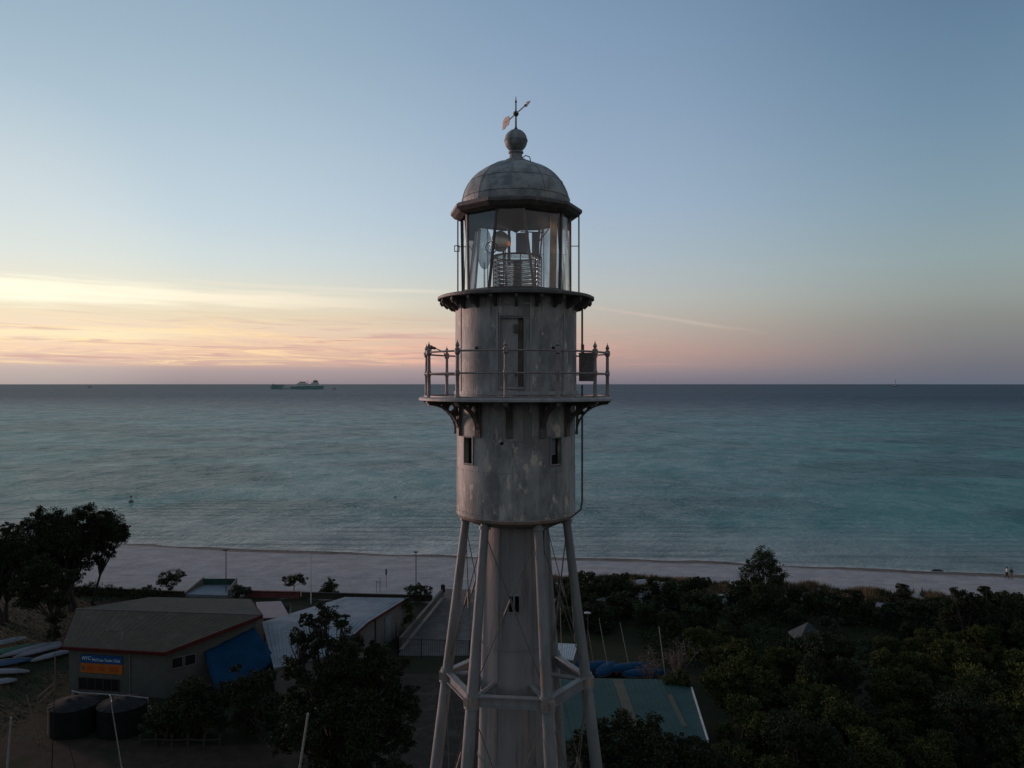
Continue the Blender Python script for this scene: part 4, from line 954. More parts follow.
def slab(pts, th=0.12):         # roof sheet with thickness below
    mb = MB(); mb.prism([Vector(p) - Vector((0, 0, th)) for p in pts], (0, 0, th)); return mb
def walls(poly, z0, tops, inset=0.0):
    mb = MB(); n = len(poly)
    for i in range(n):
        j = (i+1) % n; mb.add([(poly[i][0], poly[i][1], z0), (poly[j][0], poly[j][1], z0), (poly[j][0], poly[j][1], tops[j]), (poly[i][0], poly[i][1], tops[i])], [(0,1,2,3)])
    return mb
def shrink(pts, k):
    c = sum((Vector((p[0], p[1])) for p in pts), Vector((0, 0)))/len(pts); out = []
    for p in pts:
        d = Vector((p[0], p[1])) - c; out.append(c + d*(1 - k/d.length))
    return out

# -- yacht clubhouse
P1, P2 = gp(62, 646, 4.2), gp(165, 652, 4.2); P4, P3 = gp(76, 609, 5.7), gp(262, 615, 5.7); P5, P6 = gp(150, 597, 4.9), gp(250, 599, 4.9)
CB = thing('clubhouse', 'low clubhouse with wide brown roof, dark red fascia and a blue and orange sign', 'building', (-33, 74, 0))
roof = MB(); th = Vector((0, 0, 0.14))
roof.prism([p - th for p in (P1, P2, P3, P4)], th); roof.prism([p - th + Vector((0, 0.003, 0)) for p in (P4, P3, P6, P5)], th)
rf = roof.build('roof', m_roofA, CB)
mb = MB(); mb.tube([P4 + Vector((0, 0, 0.03)), P3 + Vector((0, 0, 0.03))], 0.06, 6); mb.build('ridge_cap', m_wallB, rf)
mb = MB()
for i in range(1, 26):
    t = i/26; mb.tube([P1.lerp(P2, t) + Vector((0, 0, 0.012)), P4.lerp(P3, t) + Vector((0, 0, 0.004))], 0.011, 4)
mb.build('roof_rib', m_roofA, rf)
mb = MB(); q = gp(122, 641, 4.5); mb.tube([q, q + Vector((0, 0, 0.7))], 0.05, 6); mb.build('vent_pipe', m_pipe, rf)
mb = MB(); q = gp(115, 632, 4.75)
for i, dx in enumerate((-0.7, -0.3, 0.1, 0.5)): mb.box(q + Vector((dx, 0.3*(i % 2), 0.15)), (0.10, 0.5, 0.05), rz=0.3)
mb.build('roof_mark', m_wallB, rf)
mb = MB()
def fascia(a, b, hgt=0.34, out=0.04):
    d = (b-a).normalized(); n_ = Vector((d.y, -d.x, 0)).normalized(); mb.prism([a + n_*out - Vector((0, 0, hgt-0.02)), b + n_*out - Vector((0, 0, hgt-0.02)), b + n_*out + Vector((0, 0, 0.02)), a + n_*out + Vector((0, 0, 0.02))], n_*0.05)
fascia(P1, P2); fascia(P2, P3); fascia(P3, P6); fascia(P4, P1)
mb.build('fascia', m_fascia, CB)
pl = shrink([P1, P2, P3, P6, P5, P4], 0.55)
walls([(p.x, p.y) for p in pl], 0, [4.1, 4.1, 5.5, 4.7, 4.7, 5.5]).build('wall', m_wallA, CB)
A_, B_ = Vector((pl[0].x, pl[0].y, 0)), Vector((pl[1].x, pl[1].y, 0)); fd = (B_-A_).normalized(); fn = Vector((fd.y, -fd.x, 0))
L = (B_-A_).length
def on_front(t, z, o_=0.02): return A_ + fd*t + fn*o_ + Vector((0, 0, z))
def front_box(mb, t0, t1, z0, z1, o0, o1): mb.prism([on_front(t0, z0, o0), on_front(t1, z0, o0), on_front(t1, z1, o0), on_front(t0, z1, o0)], fn*(o1-o0))
tS = 1.2
mb = MB(); front_box(mb, tS, tS+4.05, 2.72, 3.44, 0.02, 0.09); sg = mb.build('sign', m_signb, CB, label='blue sign panel with pale lettering above an orange panel')
mb = MB(); front_box(mb, tS, tS+4.05, 1.86, 2.70, 0.02, 0.09); sg2 = mb.build('sign', m_signo, CB, label='orange lower sign panel')
for t0, t1 in ((0.55, 1.25), (1.75, 2.35), (2.75, 3.7)):
    mb = MB(); front_box(mb, tS+t0, tS+t1, 2.06, 2.46, 0.09, 0.097); mb.build('print', m_signo2, sg2)
mb = MB(); front_box(mb, tS+0.12, tS+0.40, 2.09, 2.44, 0.09, 0.097); mb.build('badge', m_beige, sg2)
def text(body, size, t, z, m, parent, shear=0.0, name='lettering', bold=0.012):
    cu = bpy.data.curves.new('t', 'FONT'); cu.body = body; cu.size = size; cu.extrude = 0.004; cu.shear = shear; cu.offset = bold
    tmp = bpy.data.objects.new('t', cu); COL.objects.link(tmp); dg = bpy.context.evaluated_depsgraph_get(); me = bpy.data.meshes.new_from_object(tmp.evaluated_get(dg))
    bpy.data.objects.remove(tmp)
    mtx = Matrix(((fd.x, 0, -fd.y*-1, 0), (fd.y, 0, -fd.x, 0), (0, 1, 0, 0), (0, 0, 0, 1)))
    mtx = Matrix((( fd.x, 0, fn.x, 0), (fd.y, 0, fn.y, 0), (0, 1, 0, 0), (0, 0, 0, 1)))
    p = on_front(t, z, 0.098); me.transform(mtx); me.transform(Matrix.Translation(p - parent_loc(parent)))
    me.materials.clear(); me.materials.append(m); o = bpy.data.objects.new(name, me); COL.objects.link(o); o.parent = parent
text('MYC', 0.42, tS+0.12, 3.0, m_signw, sg, 0.3)
text('McCrae Yacht Club', 0.34, tS+1.12, 2.92, m_signw, sg, bold=0.008)
# dark low openings along the front
mb = MB(); front_box(mb, 1.0, 4.9, 0.35, 1.35, 0.01, 0.04); wn1 = mb.build('window', m_winglass, CB)
mb = MB()
for t in (1.0, 1.8, 2.6, 3.4, 4.2, 4.9): front_box(mb, t-0.04, t+0.04, 0.30, 1.4, 0.04, 0.08)
front_box(mb, 0.95, 4.95, 1.35, 1.42, 0.03, 0.085); mb.build('window_frame', m_timber, wn1)
mb = MB(); front_box(mb, 5.9, 6.0, 0.1, 4.0, 0.02, 0.10); mb.build('downpipe', m_wallB, CB)
# window pair in the slanting right wall
C_ = Vector((pl[1].x, pl[1].y, 0)); D_ = Vector((pl[2].x, pl[2].y, 0)); rdv = (D_-C_).normalized(); rn = Vector((rdv.y, -rdv.x, 0))
def side_box(mb, t0, t1, z0, z1, o0, o1): mb.prism([C_ + rdv*t0 + rn*o0 + Vector((0,0,z0)), C_ + rdv*t1 + rn*o0 + Vector((0,0,z0)), C_ + rdv*t1 + rn*o0 + Vector((0,0,z1)), C_ + rdv*t0 + rn*o0 + Vector((0,0,z1))], rn*(o1-o0))
for t0 in (0.55, 1.65):
    mb = MB(); side_box(mb, t0, t0+0.95, 2.45, 3.3, 0.01, 0.03); wn2 = mb.build('window', m_winglass, CB)
    mb = MB()
    for t in (t0, t0+0.95): side_box(mb, t-0.04, t+0.04, 2.4, 3.35, 0.03, 0.07)
    for z in (2.42, 3.33): side_box(mb, t0-0.04, t0+0.99, z-0.04, z+0.04, 0.025, 0.075)
    mb.build('window_frame', m_wallB, wn2)
# blue canvas lean-to
cv_pts = [C_ + rdv*3.3 + rn*0.12 + Vector((0, 0, 3.3)), C_ + rdv*7.9 + rn*0.12 + Vector((0, 0, 4.6)), C_ + rdv*8.6 + rn*3.6 + Vector((0, 0, 2.3)), C_ + rdv*3.4 + rn*3.9 + Vector((0, 0, 0.3)), C_ + rdv*2.4 + rn*1.9 + Vector((0, 0, 1.0))]
mb = MB()
GN = 14
a0_, a1_, b1_, b0_ = cv_pts[0], cv_pts[1], cv_pts[2], cv_pts[3]
vs = []
for i in range(GN+1):
    for j in range(GN+1):
        u, v_ = i/GN, j/GN; p = a0_.lerp(a1_, u).lerp(b0_.lerp(b1_, u), v_); p.z -= 0.35*sin(PI*u)*sin(PI*v_)*0.5 - 0.04*sin(u*19+v_*4); p += rdv*(-0.15*sin(PI*v_)*(1-u)); vs.append(p)
mb.add(vs, [(i*(GN+1)+j, (i+1)*(GN+1)+j, (i+1)*(GN+1)+j+1, i*(GN+1)+j+1) for i in range(GN) for j in range(GN)])
n0 = len(mb.v)
cvr = mb.build('canvas_cover', m_canvas, None, True); md = cvr.modifiers.new('thick', 'SOLIDIFY'); md.thickness = 0.03
tag(cvr, 'sloping bright blue canvas cover against the slanting wall of the clubhouse', 'canvas')

mb = MB(); gd = (P2-P1).normalized(); gn = Vector((gd.y, -gd.x, 0)); mb.tube([P1 + gn*0.14 + Vector((0,0,-0.04)), P2 + gn*0.14 + Vector((0,0,-0.04))], 0.07, 8); mb.build('gutter', m_fascia, CB)
# -- pale metal-roofed shed
SB = thing('boat_shed', 'shed with pale blue-grey sheet roof behind the near-black tree', 'building', (-17, 76, 0))
Q = [gp(262, 622, 3.2), gp(345, 597, 3.6), gp(407, 598, 3.6), gp(368, 622, 3.6), gp(330, 655, 3.0), gp(274, 668, 2.6)]
rB = slab([Q[0], Q[1], Q[3]], 0.12); rB.prism([p - Vector((0, 0, 0.12)) for p in (Q[1], Q[2], Q[3])], (0, 0, 0.12)); rB.prism([p - Vector((0, 0.0, 0.125)) for p in (Q[0], Q[3], Q[4], Q[5])], (0, 0, 0.12))
rfb = rB.build('roof', m_roofB, SB)
mb = MB()
for i in range(1, 22):
    t = i/22; mb.tube([Q[0].lerp(Q[3], t) + Vector((0, 0, 0.015)), Q[5].lerp(Q[4], t) + Vector((0, 0, 0.015))], 0.022, 4)
for i in range(1, 14):
    t = i/14; mb.tube([Q[1].lerp(Q[2], t) + Vector((0, 0, 0.015)), Q[0].lerp(Q[3], 0.35+0.65*t) + Vector((0, 0, 0.015))], 0.022, 4)
mb.build('roof_rib', m_roofB, rfb)
mb = MB(); fascia(Q[3], Q[2], 0.26, 0.03); fascia(Q[4], Q[3], 0.26, 0.03); mb.build('fascia', m_fascia, SB)
plB = shrink([Q[0], Q[1], Q[2], Q[3], Q[4], Q[5]], 0.4)
walls([(p.x, p.y) for p in plB], 0, [3.0, 3.45, 3.45, 3.45, 2.85, 2.45]).build('wall', m_wallB, SB)
a_, b2_ = plB[3], plB[2]; e_ = Vector((b2_.x-a_.x, b2_.y-a_.y, 0)).normalized(); en = Vector((e_.y, -e_.x, 0)); a3 = Vector((a_.x, a_.y, 0))
mb = MB(); mb.prism([a3 + e_*4.3 + en*0.02, a3 + e_*5.6 + en*0.02, a3 + e_*5.6 + en*0.02 + Vector((0,0,2.9)), a3 + e_*4.3 + en*0.02 + Vector((0,0,2.9))], en*0.06)
mb.build('door', m_roofB, SB)
mb = MB(); mb.tube([a3 + e_*2.2 + en*0.08, a3 + e_*2.2 + en*0.08 + Vector((0, 0, 3.2))], 0.06, 6); mb.build('downpipe', m_timber, SB)

# -- little pink-roofed store between the two
ST = thing('store', 'small store with flat pinkish roof between clubhouse and pale shed', 'building', (-25.5, 84, 0))
slab([gp(256, 602, 2.6), gp(281, 601, 2.6), gp(290, 617, 2.6), gp(262, 618, 2.6)], 0.1).build('roof', m_pink, ST)
walls([(-26.9, 88.3), (-25.0, 88.3), (-23.8, 82.8), (-26.3, 82.6)], 0, [2.52]*4).build('wall', m_wallB, ST)

# -- long teal roof on the right
GR = thing('teal_roofed_hall', 'low hall with flat teal sheet roof and pale skylight strip, right of the lighthouse legs', 'building', (8, 58, 0))
x0, x1, y0, y1 = 1.2, 14.0, 52.9, 63.4
roofg = MB(); roofg.prism([(x0, y0, 3.0), (13.2, y0, 3.0), (14.1, 61.6, 3.2), (12.0, 63.2, 3.25), (x0, 63.7, 3.25)], (0, 0, 0.12)); rg_ = roofg.build('roof', m_teal, GR)
mb = MB()
for i in range(1, 32):
    x = x0 + i*0.4
    if x > 12.4 or 8.1 < x < 9.0: continue
    mb.tube([(x, y0+0.05, 3.135), (x, 63.3, 3.385)], 0.018, 4)
mb.build('roof_rib', m_teal, rg_)
mb = MB(); mb.prism([(8.15, y0+0.1, 3.13), (8.95, y0+0.1, 3.13), (8.95, 63.2, 3.375), (8.15, 63.2, 3.375)], (0, 0, 0.02)); mb.prism([(12.0, y0+2, 3.175), (12.35, y0+2, 3.175), (12.35, 60.2, 3.345), (12.0, 60.2, 3.345)], (0, 0, 0.02)); mb.build('skylight', m_beige, rg_)
mb = MB(); mb.prism([(13.22, y0-0.05, 3.0), (13.34, y0-0.05, 3.0), (14.24, 61.6, 3.2), (14.12, 61.6, 3.2)], (0, 0, 0.2)); mb.build('fascia', m_white, GR)
walls([(x0+0.3, y0+0.3), (12.8, y0+0.3), (13.6, 61.3), (11.8, 62.9), (x0+0.3, 63.3)], 0, [2.98, 2.98, 3.15, 3.2, 3.2]).build('wall', m_wallB, GR)

# -- little white-roofed shed by the boats
WS = thing('white_shed', 'small shed with white corrugated roof seen between the lighthouse legs', 'building', (5.0, 73, 0))
a1, a2, a3_, a4 = gp(555, 643, 2.6), gp(578, 644, 2.6), gp(573, 660, 2.2), gp(556, 658, 2.2)
r_ = slab([a1, a2, a3_, a4], 0.08).build('roof', m_white, WS); mb = MB()
for i in range(1, 9): mb.tube([a1.lerp(a2, i/9) + Vector((0, 0, 0.01)), a4.lerp(a3_, i/9) + Vector((0, 0, 0.01))], 0.025, 4)
mb.build('roof_rib', m_roofB, r_)
walls([(p.x, p.y) for p in shrink([a1, a2, a3_, a4], 0.2)], 0, [2.5, 2.5, 2.1, 2.1]).build('wall', m_wallB, WS)

# -- pyramid shelter in the scrub
apx = gp(808, 622, 3.9); GZ = thing('shelter', 'small shelter with pale grey-blue pyramid roof in the scrub on the right', 'shelter', (apx.x, apx.y, 0))
mb = MB(); hw = 1.45; zz = 2.5; cs = [Vector((apx.x + a*hw, apx.y + b*hw, zz)) for a, b in ((-1, -1), (1, -1), (1, 1), (-1, 1))]
mb.add(cs + [apx], [(0,1,4), (1,2,4), (2,3,4), (3,0,4)]); mb.prism([c - Vector((0, 0, 0.15)) for c in cs], (0, 0, 0.145)); mb.build('roof', m_canvg, GZ)
for c in cs:
    mb = MB(); p = Vector((apx.x + (c.x-apx.x)*0.88, apx.y + (c.y-apx.y)*0.88, 0)); mb.box(p + Vector((0, 0, 1.1)), (0.12, 0.12, 2.2)); mb.build('post', m_timber, GZ)

# -- beach platform
BP = thing('beach_platform', 'pale walled platform at the sand edge with dark green far panel', 'platform', gp(210, 590))
f0, f1, f2, f3 = gp(186, 597), gp(228, 598), gp(232, 586), gp(203, 587)
mb = MB(); mb.prism([f0, f1, f2, f3], (0, 0, 0.35)); mb.build('floor', m_roofB, BP)
def wallseg(mb, a, b, h0, h1, t=0.18):
    a = Vector(a); b = Vector(b); d = (b-a); d.z = 0; n_ = Vector((d.y, -d.x, 0)).normalized()*t; A4 = [a, b, b + Vector((0, 0, h1)), a + Vector((0, 0, h0))]; mb.prism(A4, n_)
for a, b, h0, h1 in ((gp(184, 597), gp(203, 587), 0.5, 1.3), (gp(228, 599), gp(236, 587), 1.2, 1.2)):
    mb = MB(); wallseg(mb, a, b, h0, h1); mb.build('side_wall', m_conc, BP)
mb = MB(); wallseg(mb, gp(203, 587), gp(236, 587), 1.15, 1.15); mb.build('green_panel', m_green, BP)
def linewall(name, label, a, b, h0, h1, m, cat='wall', t=0.25, group=None):
    mb = MB(); wallseg(mb, a, b, h0, h1, t)
    a = Vector(a); b = Vector(b); wallseg(mb, a + Vector((0, -0.05, h0)), b + Vector((0, -0.05, h1)), 0.08, 0.08, t+0.1)
    n_ = int((b-a).length/1.8)
    for i in range(n_+1): p = a.lerp(b, i/max(1, n_)); mb.box(p + Vector((0, -0.06, h0/2)), (0.14, 0.14, h0))
    return solo(mb, name, m, a, label, cat)
linewall('red_wall', 'low dull red board wall at the edge of the sand, behind the clubhouse', gp(245, 597), gp(300, 598), 0.85, 0.8, m_redwall)
linewall('seawall', 'long low dark timber seawall along the sand, left of the concrete path wall', gp(302, 598), gp(432, 601), 0.75, 0.7, m_timber)
linewall('seawall', 'low dark timber seawall below the left-hand trees', gp(60, 592), gp(184, 597), 0.8, 0.7, m_timber)
mb = MB(); wallseg(mb, gp(399, 650), gp(441, 598), 1.3, 1.1, 0.3); wallseg(mb, gp(399, 650, 1.3), gp(441, 598, 1.1), 0.06, 0.06, 0.38)
solo(mb, 'concrete_wall', m_conc, gp(399, 650), 'sloping weathered concrete wall along the sandy path to the beach', 'wall')
mb = MB(); e = gp(443, 598); mb.box(e + Vector((0, 0, 0.9)), (0.14, 0.14, 1.8)); mb.box(e + Vector((0, -0.08, 1.2)), (0.55, 0.06, 1.0)); mb.box(e + Vector((-0.3, -0.02, 0.5)), (0.3, 0.05, 1.0))
solo(mb, 'beach_notice', m_blk, e, 'dark notice board on a post at the beach end of the concrete wall', 'sign')

# -- black steel fence across the path
def steel_fence(a, b, h_, label):
    root = thing('steel_fence', label, 'fence', a); d = (b-a); n_ = int(d.length/0.22); dn = d.normalized()
    mb = MB()
    for z in (0.15, h_-0.05): mb.tube([a + Vector((0,0,z)), b + Vector((0,0,z))], 0.035, 5)
    mb.build('rail', m_blk, root); mb = MB()
    for i in range(n_+1): mb.tube([a + dn*i*0.22 + Vector((0,0,0.1)), a + dn*i*0.22 + Vector((0,0,h_))], 0.014, 4)
    mb.build('balusters', m_blk, root)
    for i in range(int(d.length/2.4)+1):
        mb = MB(); mb.box(a + dn*i*2.4 + Vector((0,0,h_/2)), (0.09, 0.09, h_+0.1)); mb.build('post', m_blk, root)
steel_fence(gp(398, 657), gp(505, 661), 1.9, 'black steel bar fence across the path behind the lighthouse legs')
steel_fence(gp(398, 657), gp(396, 640), 1.9, 'short black fence return beside the pale shed door')

# ================================================================== WATER TANKS, PIPES, POLES
TK = None
for i, (px, lab) in enumerate(((77, 'round dark water tank below the sign, the left of two'), (125, 'round dark water tank below the sign, the right of two'))):
    c = gp(px, 728); c = Vector((c.x, 61.5, 0)); t_ = thing('water_tank', lab, 'tank', c, 'water tanks in front of the clubhouse')
    mb = MB(); pr = [(0.001, 0.0)] + [(1.80 + 0.02*(k % 2), 0.02 + k*0.11) for k in range(20)]; mb.lathe(pr, (c.x, c.y), 40); mb.build('tank_body', m_tank, t_, True)
    mb = MB(); mb.lathe([(1.84, 2.08), (1.86, 2.14), (1.0, 2.36), (0.3, 2.46), (0.001, 2.46)], (c.x, c.y), 40); lid = mb.build('lid', m_tanktop, t_, True)
    mb = MB()
    for k in range(16): a = k*22.5; mb.tube([(c.x+0.3*sin(R(a)), c.y-0.3*cos(R(a)), 2.47), (c.x+1.84*sin(R(a)), c.y-1.84*cos(R(a)), 2.16)], 0.02, 4)
    mb.build('lid_rib', m_tanktop, lid)
mb = MB(); pz = 2.35
mb.tube([gp(72, 691, pz), gp(80, 693, pz), gp(108, 694.5, pz), gp(148, 698, pz)], 0.055, 7); mb.tube([gp(73, 691, pz), gp(73, 691, pz) - Vector((0, 0, 0.5))], 0.11, 8); mb.tube([gp(110, 695, pz), gp(112, 702, 2.4)], 0.05, 6)
for px_ in (73, 148): q = gp(px_, 691 if px_ == 73 else 698, pz); mb.tube([q, Vector((q.x, q.y, 0))], 0.04, 6)
solo(mb, 'tank_pipe', m_pipe, gp(72, 691, 0)*1.0, 'thin white pipe running above the two water tanks', 'pipe')
def handrail(p, label, m=m_wood):
    mb = MB(); mb.tube(p, 0.045, 6); q = p[0]
    solo(mb, 'handrail', m, Vector((q[0], q[1], 0)), label, 'handrail', smooth=False)
h0 = gp(55, 700, 0); 
mb = MB(); top = Vector((h0.x, h0.y, 4.1)); 
mb.tube([Vector((h0.x, h0.y, 0)), top], 0.05, 6); solo(mb, 'corner_post', m_wood, h0, 'tan post at the left corner of the clubhouse', 'post')
k1, k2, k3 = gp(54, 683, 1.1), gp(38, 697, 1.1), gp(36, 703, 0.4)
mb = MB(); mb.tube([k1, k2], 0.05, 6); mb.tube([k1 - Vector((0, 0, 0.55)), k2 - Vector((0, 0, 0.55))], 0.05, 6)
for k in (k1, k1.lerp(k2, 0.5), k2): mb.tube([k, Vector((k.x, k.y, 0))], 0.05, 6)
solo(mb, 'timber_rail', m_wood, Vector((k2.x, k2.y, 0)), 'tan timber rail leading down from the corner of the clubhouse', 'railing')
def pole(px0, py0, px1, py1, r0, r1, m, label, cat='mast', name='mast', base_y=None, group=None):
    b_ = gp(px0, py0) if base_y is None else gp(px0, base_y); d = b_.y; t_ = pd(px1, py1, d)
    mb = MB(); mb.tube([b_, b_.lerp(t_, 0.5), t_], [r0, (r0+r1)/2, r1], 8); mb.tube([b_ + Vector((0, 0, 0)), b_ + Vector((0, 0, 0.12))], r0*1.8, 8); mb.ball(t_, r1*1.25, 6, 4)
    return solo(mb, name, m, b_, label, cat, group, True)
pole(38, 744, 27, 695, 0.055, 0.035, m_wood, 'thin tan pole leaning left on the grass, left of the water tanks')
pole(6, 782, 11, 718, 0.085, 0.06, m_pole, 'thick pale pole rising at the lower left corner')
pole(51, 790, 54.5, 694, 0.04, 0.025, m_blk, 'thin black pole in front of the left water tank')
pole(122, 770, 110, 696, 0.045, 0.03, m_pole, 'slim grey pole between the two water tanks')
pole(80, 785, 68, 742, 0.035, 0.025, m_blk, 'short black pole leaning left on the dirt at the bottom')
pole(47, 785, 40, 738, 0.03, 0.02, m_wood, 'short thin brown stake on the dirt at the bottom left')
pole(284, 872, 308, 714, 0.075, 0.06, m_pole, 'thick pale pole leaning right before the near-black tree')
pole(667, 690, 659, 627, 0.05, 0.035, m_pole, 'thickest pale boat mast, beside the bare pinkish shrubs')
mb = MB()
for i in range(6):
    p = gp(140 + i*16, 747 - (i % 2)); mb.box(p + Vector((0, 0, 0.45)), (0.12, 0.12, 0.9))
    if i < 5: p2 = gp(140 + (i+1)*16, 747 - ((i+1) % 2)); mb.tube([p + Vector((0, 0, 0.5)), p2 + Vector((0, 0, 0.5))], 0.05, 5)
solo(mb, 'log_fence', m_timber, gp(140, 747), 'low dark log fence along the dirt below the shrubs', 'fence')

# beach lamps, flagpole, marks on the sand
def lamp(px, yb, yt, label):
    b_ = gp(px, yb); b_.z = float(land_z(np.array([b_.x]), np.array([b_.y]))[0]); d = b_.y; h_ = pd(px, yt, d).z; rt = thing('street_lamp', label, 'lamp', b_, 'lamps on the sand')
    mb = MB(); mb.tube([b_, Vector((b_.x, b_.y, h_))], [0.07, 0.045], 8); mb.build('pole', m_pole if False else m_timber, rt, True)
    mb = MB(); mb.box((b_.x, b_.y-0.15, h_+0.04), (0.55, 0.42, 0.10)); mb.box((b_.x, b_.y-0.15, h_-0.03), (0.3, 0.25, 0.05)); mb.build('lamp_head', m_timber, rt)
lamp(226, 594, 550, 'slim dark lamp post on the sand behind the beach platform'); lamp(416, 590, 552, 'slim dark lamp post on the sand near the concrete wall')
b_ = gp(311, 604); fp = thing('flagpole', 'thin white flagpole behind the pale metal roof', 'flagpole', b_)
mb = MB(); mb.tube([b_, b_ + Vector((0, 0, 1.9))], 0.075, 8); mb.build('base_tube', m_white, fp, True)
mb = MB(); mb.tube([b_ + Vector((0, 0, 1.9)), b_ + Vector((0, 0, 6.3))], [0.03, 0.02], 8); mb.ball(b_ + Vector((0, 0, 6.33)), 0.05, 8, 5); mb.build('pole', m_pipe, fp, True)
b_ = gp(380, 592); mb = MB()
mb.tube([b_, b_ + Vector((0, 0, 1.9))], 0.04, 6); mb.tube([b_ + Vector((0.5, 2, 0.9)), b_ + Vector((0.5, 2, 2.6))], 0.03, 6); mb.box(b_ + Vector((0.5, 1.95, 2.15)), (0.2, 0.05, 0.75)); mb.tube([b_ + Vector((-0.45, 0, 0.0)), b_ + Vector((-0.45, 0, 1.5))], 0.03, 5); mb.box(b_ + Vector((-0.22, 0, 1.3)), (0.5, 0.04, 0.06)); mb.tube([b_ + Vector((0.5, 2, 0.0)), b_ + Vector((0.5, 2, 1.0))], 0.03, 6)
solo(mb, 'beach_marker', m_blk, b_, 'small dark marker posts standing on the sand above the pale roof', 'marker')
# street lamp with white lamp head beside the legs
b_ = Vector(gp(588, 650)); d = b_.y; hp = pd(587, 613, d).z; sl = thing('street_lamp', 'lamp post with flat white lamp head beside the right lighthouse leg', 'lamp', b_)
mb = MB(); mb.tube([b_, Vector((b_.x, b_.y, hp))], [0.07, 0.045], 8); mb.build('pole', m_timber, sl, True)
mb = MB(); mb.ball((b_.x - 0.05, b_.y, hp), 0.30, 12, 6, (1.25, 0.6, 0.42)); mb.build('lamp_head', m_white, sl, True)

# ================================================================== BOATS
def hull_mesh(L, W, D, flip, n=14, k=9, rocker=0.10):
    mb = MB(); vs = []
    for i in range(n+1):
        u = i/n*2-1; wd = W/2*(max(0.0, 1-abs(u)**2.4))**0.8 + 0.01; dd = D*(1-abs(u)**3*0.55); rk = rocker*abs(u)**2.2
        for j in range(k+1):
            t = PI*j/k; vs.append(Vector((u*L/2, -wd*cos(t), (dd*sin(t) + (-rk if flip else 0)) if flip else (D - dd*sin(t) + rk))))
    mb.add(vs, [(i*(k+1)+j, (i+1)*(k+1)+j, (i+1)*(k+1)+j+1, i*(k+1)+j+1) for i in range(n) for j in range(k)])
    return mb
def ski(px, py, L, W, ang, m, label, z=0.35):
    c = gp(px, py, z); rt = thing('upturned_boat', label, 'boat', (0, 0, 0), 'upturned boats on the lawn')
    hb = hull_mesh(L, W, 0.34, True, rocker=0.05); hb.build('hull', m, rt, True)
    mb = MB(); mb.tube([(-L/2*0.96, 0, 0.10), (-L/4, 0, 0.34), (0, 0, 0.365), (L/4, 0, 0.34), (L/2*0.96, 0, 0.10)], 0.018, 5); mb.build('keel', m, rt)
    for s_ in (-0.28, 0.28):
        mb = MB(); mb.box((s_*L, 0, -0.13), (0.12, W*0.9, 0.14)); mb.box((s_*L, -W*0.4, -0.22), (0.1, 0.1, 0.12)); mb.box((s_*L, W*0.4, -0.22), (0.1, 0.1, 0.12)); mb.build('cradle', m_timber, rt)
    rt.location = (c.x, c.y, 0.28); rt.rotation_euler = (0, 0, ang)
A0 = R(52)
ski(45.5, 649, 5.8, 0.85, A0, m_hullw, 'white upturned boat beside the clubhouse corner, rightmost long one of the row')
ski(30, 649, 5.8, 0.85, A0, m_hullw, 'white upturned boat between the green one and its longer white neighbour on the lawn')
ski(55, 654.5, 4.4, 0.85, A0, m_hullw, 'short white upturned boat touching the clubhouse corner')
ski(10, 650, 6.2, 0.9, R(44), m_hullg, 'green upturned boat on the lawn')
ski(0, 643, 5.0, 1.15, R(50), m_hullw, 'white upturned boat behind the green one at the left edge')
ski(-6, 664, 6.6, 1.5, R(30), m_hullb, 'dark blue upturned boat at the left edge')
ski(4, 671.5, 4.6, 0.7, R(5), m_hullw, 'slim pale upturned boat just in front of the dark blue one')
ski(-2, 682, 3.0, 0.9, R(25), m_hullw, 'stubby white upturned boat nearest the camera at the left edge')

def dinghy(px, yb, mast_top, ang, label, mr=0.035, mbase=None, L=4.2):
    c = gp(px, yb); rt = thing('covered_dinghy', label, 'boat', (c.x, c.y, 0), 'blue covered dinghies in the boat yard')
    R3 = Matrix.Rotation(ang, 3, 'Z')
    hb = hull_mesh(L, 1.5, 0.5, False); hb.v = [R3 @ p + Vector((c.x, c.y, 0.25)) for p in hb.v]; hb.build('hull', m_hullw, rt, True)
    cb = hull_mesh(L*1.01, 1.58, 0.35, True, rocker=0); cb.v = [R3 @ p + Vector((c.x, c.y, 0.72)) for p in cb.v]; cb.build('cover', m_canvas, rt, True)
    mb = MB(); 
    for s_ in (-0.9, 0.9): mb.box(R3 @ Vector((s_, 0, 0)) + Vector((c.x, c.y, 0.15)), (0.12, 1.2, 0.3), rz=ang)
    mb.build('trolley', m_timber, rt)
    if mast_top:
        tp_ = pd(mast_top[0], mast_top[1], c.y); b0 = Vector((c.x, c.y, 0.8)) if mbase is None else Vector((gp(mbase, yb).x, c.y, 0.8))
        mb = MB(); mb.tube([b0, b0.lerp(tp_, 0.5), tp_], [mr, mr*0.85, mr*0.6], 6); mb.build('mast', m_pole, rt, True)
dinghy(592, 674, (588, 630), R(25), 'blue covered dinghy with thin mast, nearest the lamp with the white head', 0.022, 594)
dinghy(606, 677, (599, 618), R(60), 'blue covered dinghy with pale mast, second from the lighthouse legs', 0.03, 608)
dinghy(628, 675, (620, 622), R(20), 'blue covered dinghy with pale mast, third from the lighthouse legs', 0.03, 629)
dinghy(644, 681, None, R(10), 'blue covered dinghy without mast, farthest from the lighthouse legs')
dinghy(574, 674, (571, 592), R(70), 'blue covered dinghy half hidden behind the right lighthouse leg', 0.025, 577)
dinghy(558, 676, (560, 600), R(40), 'blue covered dinghy seen between the lighthouse column and right leg', 0.025, 562)

